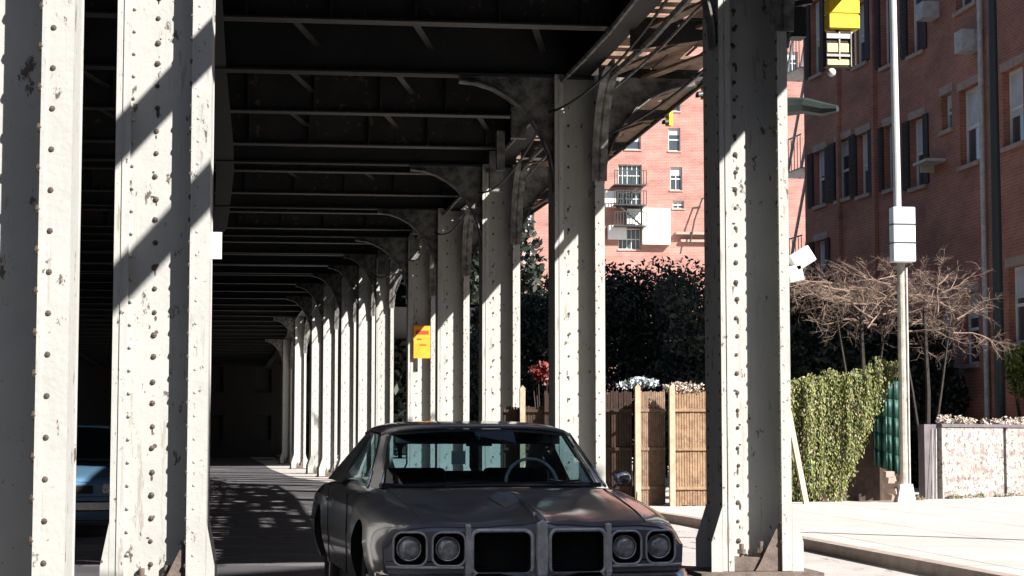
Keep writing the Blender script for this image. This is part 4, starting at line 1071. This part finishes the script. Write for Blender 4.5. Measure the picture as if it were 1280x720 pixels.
# header trim
m = MB(); m.tube([((.62*s), 2.09+.175*abs(s)**2.2, 1.281-.022*abs(s)**2.5) for s in [k/10 for k in range(-10, 11)]], .014, 6); m.build('windscreen_trim', M['blackp'], car, smooth=True)
m = MB(); m.tube([((.74*s), 1.35+.35*abs(s)**2.2, .925-.008*abs(s)) for s in [k/10 for k in range(-10, 11)]], .013, 6); m.build('windscreen_trim', M['blackp'], car, smooth=True)
for s in (-1, 1):
    # A pillar
    m = MB(); P0 = [(s*.725, 1.66, .905), (s*.80, 1.78, .905), (s*.78, 1.86, .905), (s*.72, 1.75, .905)]; P1 = [(s*.605, 2.23, 1.262), (s*.662, 2.29, 1.258), (s*.655, 2.36, 1.26), (s*.60, 2.30, 1.262)]
    va = [m.bm.verts.new(p) for p in P0]; vb = [m.bm.verts.new(p) for p in P1]
    for k in range(4): m.bm.faces.new((va[k], va[(k+1) % 4], vb[(k+1) % 4], vb[k]))
    m.build('windscreen_pillar', M['paint'] if s < 0 else M['paint'], car)
    m = MB(); m.tube([(s*.732, 1.655, .915), (s*.70, 1.83, 1.02), (s*.655, 2.03, 1.15), (s*.612, 2.215, 1.265)], .009, 6); m.build('pillar_trim', M['chrome'], car, smooth=True)
    m = MB(); m.tube([(s*.812, 1.80, .905), (s*.76, 1.98, 1.04), (s*.70, 2.18, 1.18), (s*.672, 2.32, 1.262), (s*.674, 3.0, 1.285), (s*.668, 3.3, 1.27)], .010, 6); m.build('drip_rail', M['chrome'], car, smooth=True)
    # side glass
    m = MB(); m.face([(s*.80, 1.80, .905), (s*.665, 2.34, 1.262), (s*.662, 3.15, 1.27), (s*.84, 3.25, .915)]); m.build('side_window', M['carglass'], car)
    # C pillar sail
    m = MB(); A = [(s*.668, 3.10, 1.285), (s*.662, 3.34, 1.272), (s*.60, 3.30, 1.285)]; B = [(s*.86, 3.15, .91), (s*.86, 4.35, .915), (s*.66, 4.02, .95)]
    va = [m.bm.verts.new(p) for p in A]; vb = [m.bm.verts.new(p) for p in B]
    for k in range(3): m.bm.faces.new((va[k], va[(k+1) % 3], vb[(k+1) % 3], vb[k]))
    m.build('rear_pillar', M['paint'], car)
    m = MB(); m.tube([(s*.97, 1.55, .895-.02), (s*.972, 1.6, .6), (s*.965, 1.62, .35)], .004, 4); m.build('door_gap', M['blackp'], car); m = MB(); m.tube([(s*.975, 2.95, .88), (s*.98, 2.95, .6), (s*.965, 2.93, .35)], .004, 4); m.build('door_gap', M['blackp'], car)
    m = MB(); m.b(s*.97, s*1.0, 2.66, 2.84, .79, .815); m.build('door_handle', M['chrome'], car)
for yy in (.98, 3.83):
    for s in (-1, 1): wheel(car, s*.80, yy, .335, s)
m = MB(); m.b(-.84, .84, .5, 4.5, .15, .30); m.build('underbody', M['blackp'], car)
# mirror driver side
m = MB(); m.sph((.93, 1.80, .965), .062, 1, .55, .72, 16, 10); m.cyl((.88, 1.82, .90), (.92, 1.80, .95), .012); m.build('side_mirror', M['chrome'], car, smooth=True)
# wipers
for x0, x1 in ((-.45, .0), (.12, .55)):
    m = MB(); m.bar((x0, 1.40, .93), (x1, 1.43, .955), .012, .012); m.build('wiper', M['blackp'], car)
# interior
m = MB(); m.b(-.74, .74, 1.62, 1.95, .905, .935); m.build('dashboard', M['seat'], car)
for s in (-1, 1):
    m = MB(); m.b(s*.62, s*.14, 2.75, 2.90, .85, 1.02); o = m.build('front_seat', M['seat'], car); bv = o.modifiers.new('b', 'BEVEL'); bv.width = .04; bv.segments = 3
m = MB(); m.b(-.6, .6, 3.55, 3.65, .85, .985); o = m.build('rear_seat', M['seat'], car)
m = MB(); m.tube([(.36+.18*math.cos(a), 2.12+.06*math.sin(a), .92+.17*math.sin(a)) for a in [2*math.pi*k/24 for k in range(24)]], .012, 6, True); m.build('steering_wheel', M['silver'], car, smooth=True)
for sx in (-1, 1):
    m = MB(); m.box((sx*.30, 2.24, 1.235), (.56, .02, .085), 0, R(-25)); m.build('sun_visor', M['seat'], car)
m = MB(); m.box((0, 2.17, 1.20), (.18, .02, .045)); m.build('rear_view_mirror', M['blackp'], car)
pq = Vector((.09, 3.7, 1.085)); m = MB(); m.b(-.055, .055, -.002, .002, -.05, .05)
wpos = Matrix.Rotation(yawc, 3, 'Z') @ pq + Vector((nose.x, nose.y, 0))
o = m.build('paper_notice', M['paper'], None, loc=wpos, rz=yawc); tag(o, 'white paper notice inside the rear window of the grey car', 'paper')

# ---- blue car at the left
bpz = at(93, 640, 24.5)
bc = empty('parked_car', 'blue sedan parked in the shade, glimpsed between the two left columns', 'car', (bpz.x-.12, 24.3, 0), R(4))
stn2 = [(0, .80, .70, .69, .68, .24), (.12, .84, .76, .75, .74, .22), (.6, .88, .84, .83, .82, .22), (1.1, .89, .90, .89, .88, .22), (2, .90, .93, .92, .91, .2), (3.2, .90, .94, .93, .92, .2), (4.2, .88, .92, .91, .90, .24), (4.5, .84, .88, .87, .86, .3)]
def plan2(x, y): return .14*(abs(x)/.85)**2.4*max(0, 1-y/.9)
m = car_body(stn2, plan2); o = m.build('body', M['bluepaint'])
cut = []
for yy in (.85, 3.5):
    for s in (-1, 1): mm = MB(); mm.cyl((s*.62, yy, .31), (s*1.1, yy, .31), .37, seg=32); cut.append(tmp(mm))
bool_cut(o, cut); auto_smooth(o, 35); o.parent = bc
for yy in (.85, 3.5):
    for s in (-1, 1): wheel(bc, s*.74, yy, .31, s)
sheet('windscreen', ((0, 1.15, .93), (.70, 1.38, .92)), ((0, 1.85, 1.40), (.56, 1.95, 1.38)), .01, M['carglass'], parent=bc)
sheet('roof', ((0, 1.84, 1.41), (.60, 1.94, 1.385)), ((0, 3.0, 1.42), (.60, 2.95, 1.39)), .03, M['bluepaint'], th=.02, parent=bc)
sheet('rear_window', ((0, 3.0, 1.40), (.58, 2.95, 1.38)), ((0, 3.7, .95), (.66, 3.6, .94)), .01, M['carglass'], parent=bc)
for s in (-1, 1):
    for pa_, pb_, pr_ in (((s*.73, 1.38, .91), (s*.60, 1.97, 1.39), .03), ((s*.70, 3.6, .93), (s*.59, 2.96, 1.385), .05), ((s*.78, 2.45, .9), (s*.60, 2.45, 1.39), .03)):
        m = MB(); m.tube([pa_, pb_], pr_, 6); m.build('window_pillar', M['bluepaint'], bc)
    m = MB(); m.face([(s*.80, 1.45, .91), (s*.61, 1.97, 1.38), (s*.61, 2.95, 1.38), (s*.80, 3.5, .92)]); m.build('side_window', M['carglass'], bc)
    m = MB(); m.prism(rrect(s*.62, .62, .30, .12, .04), 'y', .02, .14); m.build('headlight', M['lens'], bc)
m = MB(); m.b(-.36, .36, -.012, .03, .56, .66); m.build('grille', M['blackp'], bc)
m = MB(); m.b(-.82, .82, -.05, .06, .34, .47); o = m.build('front_bumper', M['chrome'], bc); bv = o.modifiers.new('b', 'BEVEL'); bv.width = .02; bv.segments = 2
